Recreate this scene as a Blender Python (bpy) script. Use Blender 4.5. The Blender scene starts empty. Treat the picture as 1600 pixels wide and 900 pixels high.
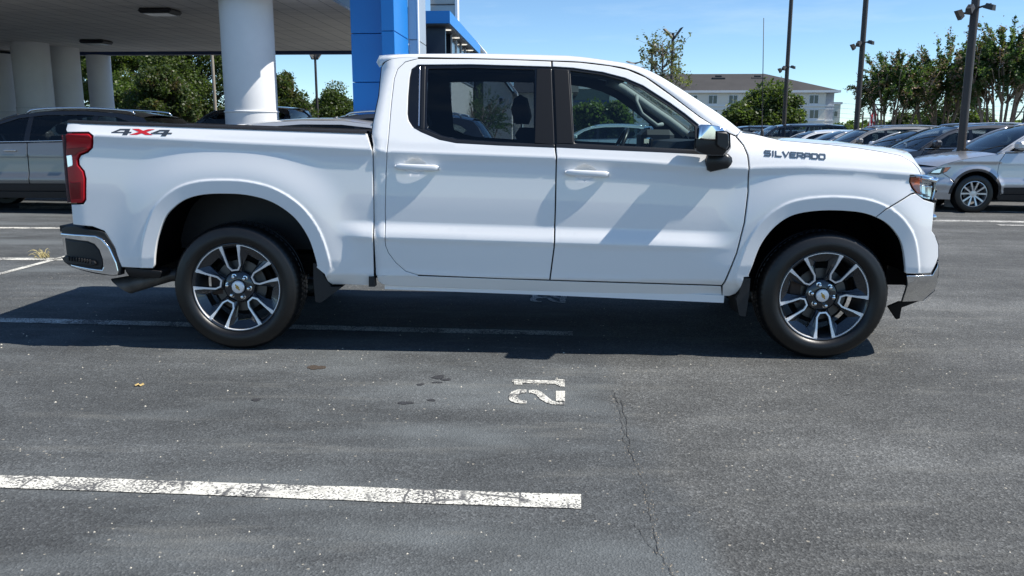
import bpy, math, random
import numpy as np
from mathutils import Vector, Matrix
from mathutils.geometry import delaunay_2d_cdt
R = math.radians
C = bpy.context.scene.collection
scn = bpy.context.scene

# ---------------------------------------------------------------- camera
FPX, CAM_H = 1300.0, 1.415
PITCH = math.atan(245.0 / FPX)
cd = bpy.data.cameras.new('camera'); cam = bpy.data.objects.new('camera', cd); C.objects.link(cam)
cam.location = (0, 0, CAM_H); cam.rotation_euler = (R(90) - PITCH, 0, 0)
cd.sensor_width = 36.0; cd.lens = FPX / 1600 * 36.0; cd.clip_start = 0.05; cd.clip_end = 3000
scn.camera = cam

# ---------------------------------------------------------------- light
SUN = Vector((0.79, -0.09, 1.0)).normalized()
SUN_EL = math.asin(SUN.z); SUN_AZ = math.atan2(SUN.x, SUN.y)
w = bpy.data.worlds.new("World"); scn.world = w; w.use_nodes = True
nt = w.node_tree; bg = nt.nodes['Background']
sky = nt.nodes.new('ShaderNodeTexSky'); sky.sky_type = 'NISHITA'; sky.sun_disc = False
sky.sun_elevation = SUN_EL; sky.sun_rotation = SUN_AZ
sky.air_density = .72; sky.dust_density = 0.0; sky.ozone_density = 5.0; sky.altitude = 0
tint = nt.nodes.new('ShaderNodeMix'); tint.data_type = 'RGBA'; tint.blend_type = 'MULTIPLY'; tint.inputs[0].default_value = 1.0
tint.inputs[7].default_value = (.85, .92, .90, 1)
tc = nt.nodes.new('ShaderNodeTexCoord'); mp = nt.nodes.new('ShaderNodeMapping'); mp.inputs['Scale'].default_value = (1.2, 2.2, 9.0); mp.inputs['Rotation'].default_value = (.10, .06, .4)
nz = nt.nodes.new('ShaderNodeTexNoise'); nz.inputs['Scale'].default_value = 1.6; nz.inputs['Detail'].default_value = 7; nz.inputs['Roughness'].default_value = .6
rp = nt.nodes.new('ShaderNodeValToRGB'); rp.color_ramp.elements[0].position = .57; rp.color_ramp.elements[1].position = .90; rp.color_ramp.elements[0].color = (0, 0, 0, 1); rp.color_ramp.elements[1].color = (.4, .4, .4, 1)
cl_ = nt.nodes.new('ShaderNodeMix'); cl_.data_type = 'RGBA'; cl_.inputs[7].default_value = (6.2, 6.6, 7.0, 1)      # thin cirrus
nt.links.new(tc.outputs['Generated'], mp.inputs[0]); nt.links.new(mp.outputs[0], nz.inputs['Vector']); nt.links.new(nz.outputs['Fac'], rp.inputs[0]); nt.links.new(rp.outputs[0], cl_.inputs[0]); nt.links.new(sky.outputs[0], cl_.inputs[6])
nt.links.new(cl_.outputs[2], tint.inputs[6]); nt.links.new(tint.outputs[2], bg.inputs[0]); bg.inputs[1].default_value = 0.115
sl = bpy.data.lights.new('sun', 'SUN'); sun = bpy.data.objects.new('sun', sl); C.objects.link(sun)
sl.energy = 4.3; sl.angle = R(0.53); sl.color = (1.0, 0.955, 0.89)
sun.rotation_euler = SUN.to_track_quat('Z', 'Y').to_euler()
scn.view_settings.view_transform = 'Standard'; scn.view_settings.look = 'None'
scn.view_settings.exposure = 0.68; scn.view_settings.gamma = 1.0
scn.view_settings.use_curve_mapping = False
scn.cycles.max_bounces = 10; scn.cycles.transparent_max_bounces = 16
scn.cycles.diffuse_bounces = 4; scn.cycles.glossy_bounces = 4

# ---------------------------------------------------------------- layout helpers
SLOPE = 0.011
def gz(x, y=0): return -SLOPE * max(-30.0, min(30.0, x))
def ray(u, v):
    a = (u - 800) / FPX; b = (450 - v) / FPX; c, s = math.cos(PITCH), math.sin(PITCH)
    return Vector((a, c + b * s, -s + b * c))
def at(u, v, Y):
    d = ray(u, v); t = Y / d.y
    return Vector((d.x * t, Y, CAM_H + d.z * t))
def atx(u, v, Y): return at(u, v, Y).x
def ground(u, v, lift=0.0):
    d = ray(u, v); t = -(CAM_H - lift) / (d.z + SLOPE * d.x)
    return Vector((d.x * t, d.y * t, CAM_H + d.z * t))
GA = R(2.9)                                   # the lot and the buildings share this grid
GU = Vector((math.cos(GA), -math.sin(GA), 0)); GV = Vector((math.sin(GA), math.cos(GA), 0))

# ---------------------------------------------------------------- objects
def tag(o, label=None, cat=None, group=None, kind=None):
    if label: o['label'] = label
    if cat: o['category'] = cat
    if group: o['group'] = group
    if kind: o['kind'] = kind
    return o
def empty(name, loc=(0, 0, 0), rz=0.0, label=None, cat=None, group=None):
    o = bpy.data.objects.new(name, None); C.objects.link(o); o.empty_display_size = .2
    o.location = loc; o.rotation_euler = (0, 0, rz)
    return tag(o, label, cat, group)
def mk(name, V, F, mat, parent=None, smooth=False, normals=None, mi=None):
    me = bpy.data.meshes.new(name); me.from_pydata([tuple(map(float, p)) for p in V], [], [tuple(map(int, f)) for f in F])
    mats = mat if isinstance(mat, (list, tuple)) else [mat]
    for m_ in mats: me.materials.append(m_)
    if mi is not None: me.polygons.foreach_set('material_index', mi)
    if smooth or normals is not None: me.polygons.foreach_set('use_smooth', [True] * len(me.polygons))
    me.update()
    if normals is not None: me.normals_split_custom_set_from_vertices([tuple(map(float, n)) for n in normals])
    o = bpy.data.objects.new(name, me); C.objects.link(o)
    if parent is not None: o.parent = parent
    return o
def copy_tree(o, parent=None):
    c = o.copy(); C.objects.link(c)
    if parent is not None: c.parent = parent
    for ch in list(o.children): copy_tree(ch, c)
    return c
def struct(o): return tag(o, kind='structure')

class MB:
    """collects shapes of ONE mesh"""
    def __init__(s): s.V = []; s.F = []; s.N = None; s.MI = []
    def add(s, V, F, mi=0):
        k = len(s.V); s.V += [tuple(p) for p in V]; s.F += [tuple(i + k for i in f) for f in F]; s.MI += [mi] * len(F); return s
    def box(s, a, b, mi=0):
        x0, y0, z0 = a; x1, y1, z1 = b
        V = [(x0, y0, z0), (x1, y0, z0), (x1, y1, z0), (x0, y1, z0), (x0, y0, z1), (x1, y0, z1), (x1, y1, z1), (x0, y1, z1)]
        return s.add(V, [(0, 3, 2, 1), (4, 5, 6, 7), (0, 1, 5, 4), (1, 2, 6, 5), (2, 3, 7, 6), (3, 0, 4, 7)], mi)
    def bbox(s, a, b, r, mi=0):
        """box with chamfered edges"""
        lo = [min(p, q) for p, q in zip(a, b)]; hi = [max(p, q) for p, q in zip(a, b)]
        V = []; F = []; ids = {}
        for ax in range(3):
            for sg in (0, 1):
                for i in (0, 1):
                    for j in (0, 1):
                        p = [0, 0, 0]; o = [k for k in range(3) if k != ax]
                        p[ax] = hi[ax] if sg else lo[ax]
                        p[o[0]] = hi[o[0]] - r if i else lo[o[0]] + r; p[o[1]] = hi[o[1]] - r if j else lo[o[1]] + r
                        key = [0, 0, 0]; key[ax] = sg; key[o[0]] = i; key[o[1]] = j
                        ids[(ax,) + tuple(key)] = len(V); V.append(tuple(p))
        c = [(lo[k] + hi[k]) / 2 for k in range(3)]
        def face(f):
            P = [Vector(V[i]) for i in f]; n = (P[1] - P[0]).cross(P[2] - P[0]); m = sum(P, Vector()) / len(P)
            if n.dot(m - Vector(c)) < 0: f = f[::-1]
            F.append(tuple(f))
        for ax in range(3):
            o = [k for k in range(3) if k != ax]
            for sg in (0, 1):
                L = []
                for i, j in ((0, 0), (1, 0), (1, 1), (0, 1)):
                    key = [0, 0, 0]; key[ax] = sg; key[o[0]] = i; key[o[1]] = j; L.append(ids[(ax,) + tuple(key)])
                face(L)
            for i in (0, 1):
                for j in (0, 1):
                    L = []
                    for k, a2 in ((0, o[0]), (1, o[0]), (1, o[1]), (0, o[1])):
                        key = [0, 0, 0]; key[ax] = k; key[o[0]] = i; key[o[1]] = j; L.append(ids[(a2,) + tuple(key)])
                    face(L)
        for i in (0, 1):
            for j in (0, 1):
                for k in (0, 1): face([ids[(ax, i, j, k)] for ax in range(3)])
        return s.add(V, F, mi)
    def tube(s, pts, rad, n=8, cap=True, mi=0):
        pts = [Vector(p) for p in pts]; k0 = len(s.V)
        if not hasattr(rad, '__len__'): rad = [rad] * len(pts)
        up = None; V = []
        for i, p in enumerate(pts):
            d = (pts[min(i + 1, len(pts) - 1)] - pts[max(i - 1, 0)]).normalized()
            if up is None:
                up = Vector((0, 0, 1)) if abs(d.z) < .9 else Vector((1, 0, 0))
            a = d.cross(up).normalized(); b = a.cross(d).normalized(); up = b
            for k in range(n):
                t = 2 * math.pi * k / n; V.append(p + (a * math.cos(t) + b * math.sin(t)) * rad[i])
        F = []
        for i in range(len(pts) - 1):
            for k in range(n):
                F.append((i * n + k, (i + 1) * n + k, (i + 1) * n + (k + 1) % n, i * n + (k + 1) % n))
        if cap: F.append(tuple(range(n))); F.append(tuple(range((len(pts) - 1) * n, len(pts) * n))[::-1])
        return s.add(V, F, mi)
    def lathe(s, prof, n=32, origin=(0, 0, 0), axis='z', mi=0, mod=None):
        """prof: (radius, height) list; axis y: height runs along -y (outwards on the near side)"""
        V = []; F = []; m = len(prof)
        for k in range(n):
            t = 2 * math.pi * k / n; c, q = math.cos(t), math.sin(t)
            for j, (r, h) in enumerate(prof):
                if mod: r, h = mod(k, j, r, h)
                if axis == 'z': V.append((origin[0] + r * c, origin[1] + r * q, origin[2] + h))
                else: V.append((origin[0] + r * c, origin[1] - h, origin[2] + r * q))
        for k in range(n):
            k2 = (k + 1) % n
            for j in range(m - 1): F.append((k * m + j, k2 * m + j, k2 * m + j + 1, k * m + j + 1))
        return s.add(V, F, mi)
    def poly(s, P, Q, mi=0):
        """prism between two equal loops P and Q"""
        n = len(P); s.add(list(P) + list(Q), [tuple(range(n))[::-1], tuple(range(n, 2 * n))] + [(i, (i + 1) % n, n + (i + 1) % n, n + i) for i in range(n)], mi); return s
    def build(s, name, mat, parent=None, smooth=False):
        o = mk(name, s.V, s.F, mat, parent, smooth, mi=s.MI if isinstance(mat, (list, tuple)) else None)
        if smooth == 'auto':
            me = o.data; me.polygons.foreach_set('use_smooth', [True] * len(me.polygons)); sharpen(me, R(35))
        return o
def sharpen(me, ang):
    import bmesh
    bm = bmesh.new(); bm.from_mesh(me); bmesh.ops.remove_doubles(bm, verts=bm.verts, dist=1e-5); bmesh.ops.recalc_face_normals(bm, faces=bm.faces)
    for e in bm.edges:
        e.smooth = not (len(e.link_faces) != 2 or e.calc_face_angle(0) > ang)
    bm.to_mesh(me); bm.free(); me.update()

# ---------------------------------------------------------------- materials
def mat(name, col=(.8, .8, .8), rough=.5, metal=0.0, coat=0.0, spec=.5, emis=None, coat_rough=.03):
    m = bpy.data.materials.new(name); m.use_nodes = True; b = m.node_tree.nodes['Principled BSDF']
    b.inputs['Base Color'].default_value = (*col, 1); b.inputs['Roughness'].default_value = rough
    b.inputs['Metallic'].default_value = metal; b.inputs['Coat Weight'].default_value = coat
    b.inputs['Coat Roughness'].default_value = coat_rough
    b.inputs['Specular IOR Level'].default_value = spec
    if emis: b.inputs['Emission Color'].default_value = (*emis[0], 1); b.inputs['Emission Strength'].default_value = emis[1]
    return m
class G:
    """small node-graph helper"""
    def __init__(s, m): s.m = m; s.nt = m.node_tree; s.b = s.nt.nodes['Principled BSDF']
    def n(s, t, **k):
        x = s.nt.nodes.new(t)
        for a, v in k.items(): setattr(x, a, v)
        return x
    def l(s, a, b): s.nt.links.new(a, b)
    def coord(s, kind='Object'): return s.n('ShaderNodeTexCoord').outputs[kind]
    def mapv(s, v, scale=(1, 1, 1), rot=(0, 0, 0), loc=(0, 0, 0)):
        m = s.n('ShaderNodeMapping'); m.inputs['Scale'].default_value = scale; m.inputs['Rotation'].default_value = rot; m.inputs['Location'].default_value = loc
        s.l(v, m.inputs[0]); return m.outputs[0]
    def noise(s, v, scale, detail=3, rough=.55, out='Fac'):
        x = s.n('ShaderNodeTexNoise'); x.inputs['Scale'].default_value = scale; x.inputs['Detail'].default_value = detail; x.inputs['Roughness'].default_value = rough
        s.l(v, x.inputs['Vector']); return x.outputs[out]
    def vor(s, v, scale, feature='F1', out='Distance', rnd=1.0):
        x = s.n('ShaderNodeTexVoronoi', feature=feature); x.inputs['Scale'].default_value = scale; x.inputs['Randomness'].default_value = rnd
        s.l(v, x.inputs['Vector']); return x.outputs[out]
    def ramp(s, f, pts):
        x = s.n('ShaderNodeValToRGB'); e = x.color_ramp.elements
        while len(e) < len(pts): e.new(.5)
        for i, (p, c) in enumerate(pts): e[i].position = p; e[i].color = (c, c, c, 1) if not hasattr(c, '__len__') else (*c, 1)
        s.l(f, x.inputs[0]); return x.outputs[0]
    def mix(s, f, a, b, mode='MIX'):
        x = s.n('ShaderNodeMix', data_type='RGBA', blend_type=mode)
        for i, q in ((0, f), (6, a), (7, b)):
            if hasattr(q, 'links'): s.l(q, x.inputs[i])
            else: x.inputs[i].default_value = q if i == 0 else ((q, q, q, 1) if not hasattr(q, '__len__') else (*q, 1))
        return x.outputs[2]
    def math(s, op, a, b=0.0, c=None):
        x = s.n('ShaderNodeMath', operation=op)
        for i, q in enumerate((a, b) if c is None else (a, b, c)):
            if hasattr(q, 'links'): s.l(q, x.inputs[i])
            else: x.inputs[i].default_value = q
        return x.outputs[0]
    def bump(s, h, strength=.3, dist=.01):
        x = s.n('ShaderNodeBump'); x.inputs['Strength'].default_value = strength; x.inputs['Distance'].default_value = dist
        s.l(h, x.inputs['Height']); s.l(x.outputs[0], s.b.inputs['Normal']); return x.outputs[0]
    def col(s, c): s.l(c, s.b.inputs['Base Color'])
    def rough(s, c): s.l(c, s.b.inputs['Roughness'])

def worn(name, col, rough, var=.12, scale=3, bump=.0, metal=0, bscale=60, coat=0.):
    m = mat(name, col, rough, metal, coat); g = G(m); c = g.coord()
    nz = g.noise(c, scale, 5, .6)
    f = g.ramp(nz, [(.3, 1 - var), (.7, 1 + var * .3)])
    g.col(g.mix(1.0, col, f, 'MULTIPLY'))
    if bump: g.bump(g.noise(c, bscale, 3), bump, .004)
    return m
def glass(name, tint, refl=.9):
    m = bpy.data.materials.new(name); m.use_nodes = True; n = m.node_tree; n.nodes.clear()
    o = n.nodes.new('ShaderNodeOutputMaterial'); t = n.nodes.new('ShaderNodeBsdfTransparent'); gl = n.nodes.new('ShaderNodeBsdfGlossy')
    t.inputs[0].default_value = (*tint, 1); gl.inputs['Roughness'].default_value = .01; gl.inputs[0].default_value = (refl, refl, refl, 1)
    fr = n.nodes.new('ShaderNodeFresnel'); fr.inputs[0].default_value = 1.5; mx = n.nodes.new('ShaderNodeMixShader')
    n.links.new(fr.outputs[0], mx.inputs[0]); n.links.new(t.outputs[0], mx.inputs[1]); n.links.new(gl.outputs[0], mx.inputs[2]); n.links.new(mx.outputs[0], o.inputs[0])
    return m

M = {}
M['white'] = mat('white_car_paint', (.86, .86, .85), .30, 0, 1.0, .4)
M['chrome'] = mat('chrome', (.88, .89, .9), .06, 1.0)
M['satin_chrome'] = mat('satin_chrome', (.78, .79, .80), .16, 1.0)
M['black_plastic'] = worn('black_plastic', (.012, .012, .013), .5, .2, 30, .15, bscale=300)
M['black_gloss'] = mat('black_gloss', (.006, .006, .007), .12, 0, .6)
M['black_satin'] = mat('black_satin', (.012, .013, .015), .35)
M['liner'] = mat('wheel_liner', (.0025, .0025, .0028), .9, spec=.05)
M['pillar'] = mat('pillar_cover', (.006, .007, .009), .42, spec=.3)
M['under'] = mat('underbody', (.010, .010, .010), .8, spec=.2)
M['rubber'] = worn('tyre_rubber', (.0066, .0065, .0064), .40, .5, 9, .12, bscale=120)
M['seal'] = mat('window_seal', (.006, .006, .007), .35)
M['gun'] = mat('gunmetal_wheel', (.034, .038, .045), .22, .5, .7)
M['machined'] = mat('machined_alloy', (.92, .92, .93), .36, .45)
M['barrel'] = mat('wheel_barrel', (.05, .052, .056), .4, .5)
M['disc'] = mat('brake_disc', (.12, .115, .11), .45, .9)
M['rust'] = mat('rusty_iron', (.07, .045, .035), .7, .3)
M['exhaust'] = worn('exhaust_steel', (.13, .12, .11), .5, .4, 12, .1, .6)
M['gold'] = mat('gold_emblem', (.55, .36, .10), .3, .8)
M['glass_front'] = glass('front_window_glass', (.62, .74, .74))
M['glass_rear'] = glass('tinted_window_glass', (.37, .43, .48))
M['glass_ws'] = glass('windshield_glass', (.75, .82, .80))
M['glass_car'] = glass('car_window_glass', (.42, .47, .48), 1.0)
M['cloth'] = worn('seat_cloth', (.018, .019, .021), .8, .2, 40, .1)
M['trim_dark'] = mat('interior_trim', (.02, .021, .023), .6)
M['headliner'] = mat('headliner', (.16, .165, .17), .9)
M['trim_light'] = mat('light_interior_trim', (.30, .31, .30), .7)
M['red_lens'] = mat('red_lens', (.40, .008, .016), .25, 0, .15, .25)
M['red_dark'] = mat('dark_red_lens', (.20, .004, .008), .22, 0, .15, .25)
M['amber'] = mat('amber_lens', (.80, .17, .05), .15, 0, 1.0)
M['lens'] = glass('clear_lens', (.9, .93, .95), 1.0)
M['silver_reflector'] = mat('lamp_reflector', (.75, .78, .80), .12, 1.0)
M['decal_dark'] = mat('decal_grey', (.045, .055, .07), .4)
M['decal_red'] = mat('decal_red', (.62, .02, .03), .4)
M['badge'] = mat('badge_grey', (.10, .14, .18), .25, .5)
# ---------------------------------------------------------------- curved panels
def densify(P, h, closed=True):
    P = np.asarray(P, float); out = []; n = len(P)
    for i in range(n if closed else n - 1):
        a, b = P[i], P[(i + 1) % n]; k = max(1, int(math.ceil(np.linalg.norm(b - a) / h)))
        for j in range(k): out.append(a + (b - a) * j / k)
    if not closed: out.append(P[-1])
    return np.array(out)
def smooth_poly(P, closed=False, k=6, keep=()):
    """Catmull-Rom through points"""
    P = np.asarray(P, float); n = len(P); out = []
    for i in range(n if closed else n - 1):
        p0 = P[i - 1] if (closed or i > 0) else P[0]; p1 = P[i]; p2 = P[(i + 1) % n]; p3 = P[(i + 2) % n] if (closed or i + 2 < n) else P[-1]
        if i in keep: p0 = p1
        if (i + 1) % n in keep: p3 = p2
        for j in range(k):
            t = j / k
            out.append(.5 * ((2 * p1) + (-p0 + p2) * t + (2 * p0 - 5 * p1 + 4 * p2 - p3) * t * t + (-p0 + 3 * p1 - 3 * p2 + p3) * t ** 3))
    if not closed: out.append(P[-1])
    return np.array(out)
def area(P):
    x, y = P[:, 0], P[:, 1]; return .5 * np.sum(x * np.roll(y, -1) - y * np.roll(x, -1))
def offset_in(P, d):
    """CCW loop moved inwards by d"""
    a = P - np.roll(P, 1, 0); b = np.roll(P, -1, 0) - P
    a /= np.maximum(np.linalg.norm(a, axis=1, keepdims=True), 1e-9); b /= np.maximum(np.linalg.norm(b, axis=1, keepdims=True), 1e-9)
    na = np.stack([-a[:, 1], a[:, 0]], 1); nb = np.stack([-b[:, 1], b[:, 0]], 1)
    m = na + nb; L = np.maximum((m * m).sum(1, keepdims=True), .8)
    return P + m * (2 * d / L)
def pip(pts, poly):
    x, y = pts[:, 0], pts[:, 1]; c = np.zeros(len(pts), bool); n = len(poly)
    for i in range(n):
        x0, y0 = poly[i]; x1, y1 = poly[(i + 1) % n]
        if y0 == y1: continue
        m = ((y0 > y) != (y1 > y)) & (x < (x1 - x0) * (y - y0) / (y1 - y0) + x0); c ^= m
    return c
def dist_poly(pts, poly, closed=True):
    d = np.full(len(pts), 1e9); n = len(poly)
    for i in range(n if closed else n - 1):
        a = poly[i]; b = poly[(i + 1) % n]; ab = b - a; L = ab @ ab
        if L < 1e-12: continue
        t = np.clip(((pts - a) @ ab) / L, 0, 1); q = pts - a - t[:, None] * ab
        d = np.minimum(d, (q * q).sum(1))
    return np.sqrt(d)
def surf_normal(S, P, sg):
    e = .004; wx = (S(P[:, 0] + e, P[:, 1]) - S(P[:, 0] - e, P[:, 1])) / (2 * e); wz = (S(P[:, 0], P[:, 1] + e) - S(P[:, 0], P[:, 1] - e)) / (2 * e)
    N = np.stack([-wx, np.full(len(P), float(sg)), -wz], 1); return N / np.linalg.norm(N, axis=1, keepdims=True)
class Shape:
    """the plan of one curved sheet in (x, z); sides() turns it into geometry on y = sg * S"""
    def __init__(s, outline, holes=(), h=.03, extra=None, edge=.004, gap=0.0):
        O = densify(outline, h * .7)
        if area(O) < 0: O = O[::-1]
        if gap: O = offset_in(O, gap)
        H = []
        for q in holes:
            q = densify(q, h * .7)
            if area(q) > 0: q = q[::-1]
            H.append(q)
        s.loops = [O] + H; s.inner = [offset_in(L, edge) if edge else L for L in s.loops]
        lo, hi = O.min(0), O.max(0)
        gx, gy = np.meshgrid(np.arange(lo[0], hi[0], h), np.arange(lo[1], hi[1], h * .87)); gx = gx + (np.arange(gx.shape[0]) % 2)[:, None] * h / 2
        pts = np.stack([gx.ravel(), gy.ravel()], 1)
        if extra is not None and len(extra):
            ex = extra.astype(np.float32); pf = pts.astype(np.float32); keep = np.ones(len(pts), bool)
            for i in range(0, len(pf), 500): keep[i:i + 500] = (((pf[i:i + 500, None] - ex[None]) ** 2).sum(2)).min(1) > (h * .55) ** 2
            pts = pts[keep]
            pts = np.concatenate([pts, extra])
        m = pip(pts, s.inner[0])
        for q in s.inner[1:]: m &= ~pip(pts, q)
        pts = pts[m]; d = np.full(len(pts), 1e9)
        for q in s.inner: d = np.minimum(d, dist_poly(pts, q)) if len(pts) else d
        pts = pts[d > h * .35]
        V = list(map(Vector, pts)); E = []
        for q in s.inner:
            k = len(V); V += list(map(Vector, q)); E += [(k + i, k + (i + 1) % len(q)) for i in range(len(q))]
        r = delaunay_2d_cdt(V, E, [], 0, 1e-6)
        s.P = np.array([tuple(v) for v in r[0]]); T = [f for f in r[2] if len(f) == 3]
        c = np.array([s.P[list(f)].mean(0) for f in T]); m = pip(c, s.inner[0])
        for q in s.inner[1:]: m &= ~pip(c, q)
        s.T = []
        for f, k in zip(T, m):
            if k:
                a, b, c_ = s.P[f[0]], s.P[f[1]], s.P[f[2]]
                cr = (b[0] - a[0]) * (c_[1] - a[1]) - (b[1] - a[1]) * (c_[0] - a[0])
                if abs(cr) < 1e-9: continue
                s.T.append(f if cr > 0 else f[::-1])
    def side(s, name, S, sg, m, parent=None, off=0.0, depth=.025, drop=.003, thick=False):
        V = []; F = []; N = []
        def add(v, n): V.append(v); N.append(n); return len(V) - 1
        nn = surf_normal(S, s.P, sg); y = sg * (S(s.P[:, 0], s.P[:, 1]) + off)
        for i, p in enumerate(s.P): add((p[0], y[i], p[1]), nn[i])
        F += [f if sg < 0 else f[::-1] for f in s.T]
        if depth:
            for L, I in zip(s.loops, s.inner):
                n = len(L); nI = surf_normal(S, I, sg); wI = S(I[:, 0], I[:, 1]) + off; wL = S(L[:, 0], L[:, 1]) + off
                a = np.roll(L, -1, 0) - np.roll(L, 1, 0); a /= np.maximum(np.linalg.norm(a, axis=1, keepdims=True), 1e-9)
                o = np.stack([a[:, 1], np.zeros(n), -a[:, 0]], 1)      # outwards of a CCW loop
                k = len(V)
                for i in range(n): add((I[i, 0], sg * wI[i], I[i, 1]), nI[i])
                for i in range(n):
                    q = nI[i] + o[i]; add((L[i, 0], sg * (wL[i] - drop), L[i, 1]), q / np.linalg.norm(q))
                for i in range(n): add((L[i, 0], sg * (wL[i] - drop - .0015), L[i, 1]), o[i])
                for i in range(n): add((L[i, 0], sg * (wL[i] - depth), L[i, 1]), o[i])
                for r in range(3):
                    for i in range(n):
                        j = (i + 1) % n; f = (k + r * n + i, k + (r + 1) * n + i, k + (r + 1) * n + j, k + r * n + j)
                        F.append(f if sg < 0 else f[::-1])
            if thick:
                k = len(V); yb = sg * (S(s.P[:, 0], s.P[:, 1]) + off - depth)
                for i, p in enumerate(s.P): add((p[0], yb[i], p[1]), -nn[i])
                F += [tuple(k + i for i in (f[::-1] if sg < 0 else f)) for f in s.T]
        return mk(name, V, F, m, parent, normals=N)

def resample(P, n):
    P = np.asarray(P, float); d = np.r_[0, np.cumsum(np.linalg.norm(np.diff(P, axis=0), axis=1))]
    t = np.linspace(0, d[-1], n); return np.stack([np.interp(t, d, P[:, k]) for k in range(P.shape[1])], 1)
def grid_mesh(name, Gd, m, parent, flip=False, smooth=True):
    """Gd: rows x cols x 3"""
    a, b = Gd.shape[:2]; F = []
    for i in range(a - 1):
        for j in range(b - 1):
            f = (i * b + j, (i + 1) * b + j, (i + 1) * b + j + 1, i * b + j + 1); F.append(f[::-1] if flip else f)
    return mk(name, Gd.reshape(-1, 3), F, m, parent, smooth=smooth)
def bow(name, edge, dx, dz, p, m, parent, n=28, flip=False, pw=None, y0=-1.0, y1=1.0):
    """a sheet from the near edge (x, half width, z) over the middle to the far edge"""
    E = np.asarray(edge, float); dx = np.broadcast_to(dx, len(E)); dz = np.broadcast_to(dz, len(E))
    th = np.linspace(0, 1, n); s = y0 + (y1 - y0) * (.5 - .5 * np.cos(th * math.pi))
    f = 1 - np.abs(s) ** p
    Gd = np.stack([E[:, 0:1] + dx[:, None] * f, E[:, 1:2] * s, E[:, 2:3] + dz[:, None] * f], 2)
    return grid_mesh(name, Gd, m, parent, flip)
def sstep(t): t = np.clip(t, 0, 1); return t * t * (3 - 2 * t)
# ================================================================= THE PICKUP
TX, TY, TYAW = 0.1207, 6.2008, -0.02075
MT = Matrix.Translation((TX, TY, gz(TX))) @ Matrix.Rotation(TYAW, 4, 'Z') @ Matrix.Rotation(SLOPE, 4, 'Y')
MTi = MT.inverted(); OL = np.array(MTi @ Vector((0, 0, CAM_H))); RL = np.array(MTi.to_3x3())
def lray(u, v): return RL @ np.array(ray(u, v))
def PY(pts, y):
    """pixels to (x, z) on the upright plane of lateral distance y"""
    out = []
    for u, v in pts:
        d = lray(u, v); t = (y - OL[1]) / d[1]; out.append((OL[0] + d[0] * t, OL[2] + d[2] * t))
    return np.array(out)
def PS(pts, S, off=0.0):
    """pixels to (x, z) on the near flank y = -S"""
    out = []
    for u, v in pts:
        d = lray(u, v); y = -1.0
        for _ in range(14):
            t = (y - OL[1]) / d[1]; x = OL[0] + d[0] * t; z = OL[2] + d[2] * t
            y = .5 * y + .5 * (-(float(S(np.array([x]), np.array([z]))[0]) + off))
        out.append((x, z))
    return np.array(out)
TIRE = .412; AX = 1.8725; WZ = .405
arch_r_px = [(238.6, 419.5), (241, 394), (245.4, 371), (255.5, 342.6), (269, 325.7), (289, 312), (316, 304.8), (350, 303.3), (383.7, 305.4), (417.5, 313.9), (444.5, 329), (464.7, 347.6), (481.6, 374.6), (491.7, 405), (494, 418)]
arch_f_px = [(1170.7, 433), (1177, 417), (1188, 388), (1204, 364), (1225, 345.3), (1249, 334.7), (1286.7, 329.9), (1326.7, 330.7), (1356, 335.2), (1382.7, 346.7), (1401, 364), (1412, 385.3), (1417, 420), (1416.5, 428.5)]
ARR = smooth_poly(PY(arch_r_px, -1.03), k=4); ARF = smooth_poly(PY(arch_f_px, -1.03), k=4)
ZC = PY([(100, 209), (144, 212), (580, 233.5), (603, 237), (870, 246.5), (1000, 253), (1100, 261), (1169, 263.5), (1200, 262), (1260, 261), (1330, 265), (1420, 272), (1500, 279)], -1.0)
ZL = PY([(470, 369), (605, 373), (860, 381), (1000, 385), (1140, 389.5), (1300, 392)], -1.02)
ZB = PY([(560, 216), (713, 226), (868, 230), (1093, 240), (1149, 236)], -.97)
HCUP = PY([(648, 259.5), (914, 269.5)], -1.0)
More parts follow.
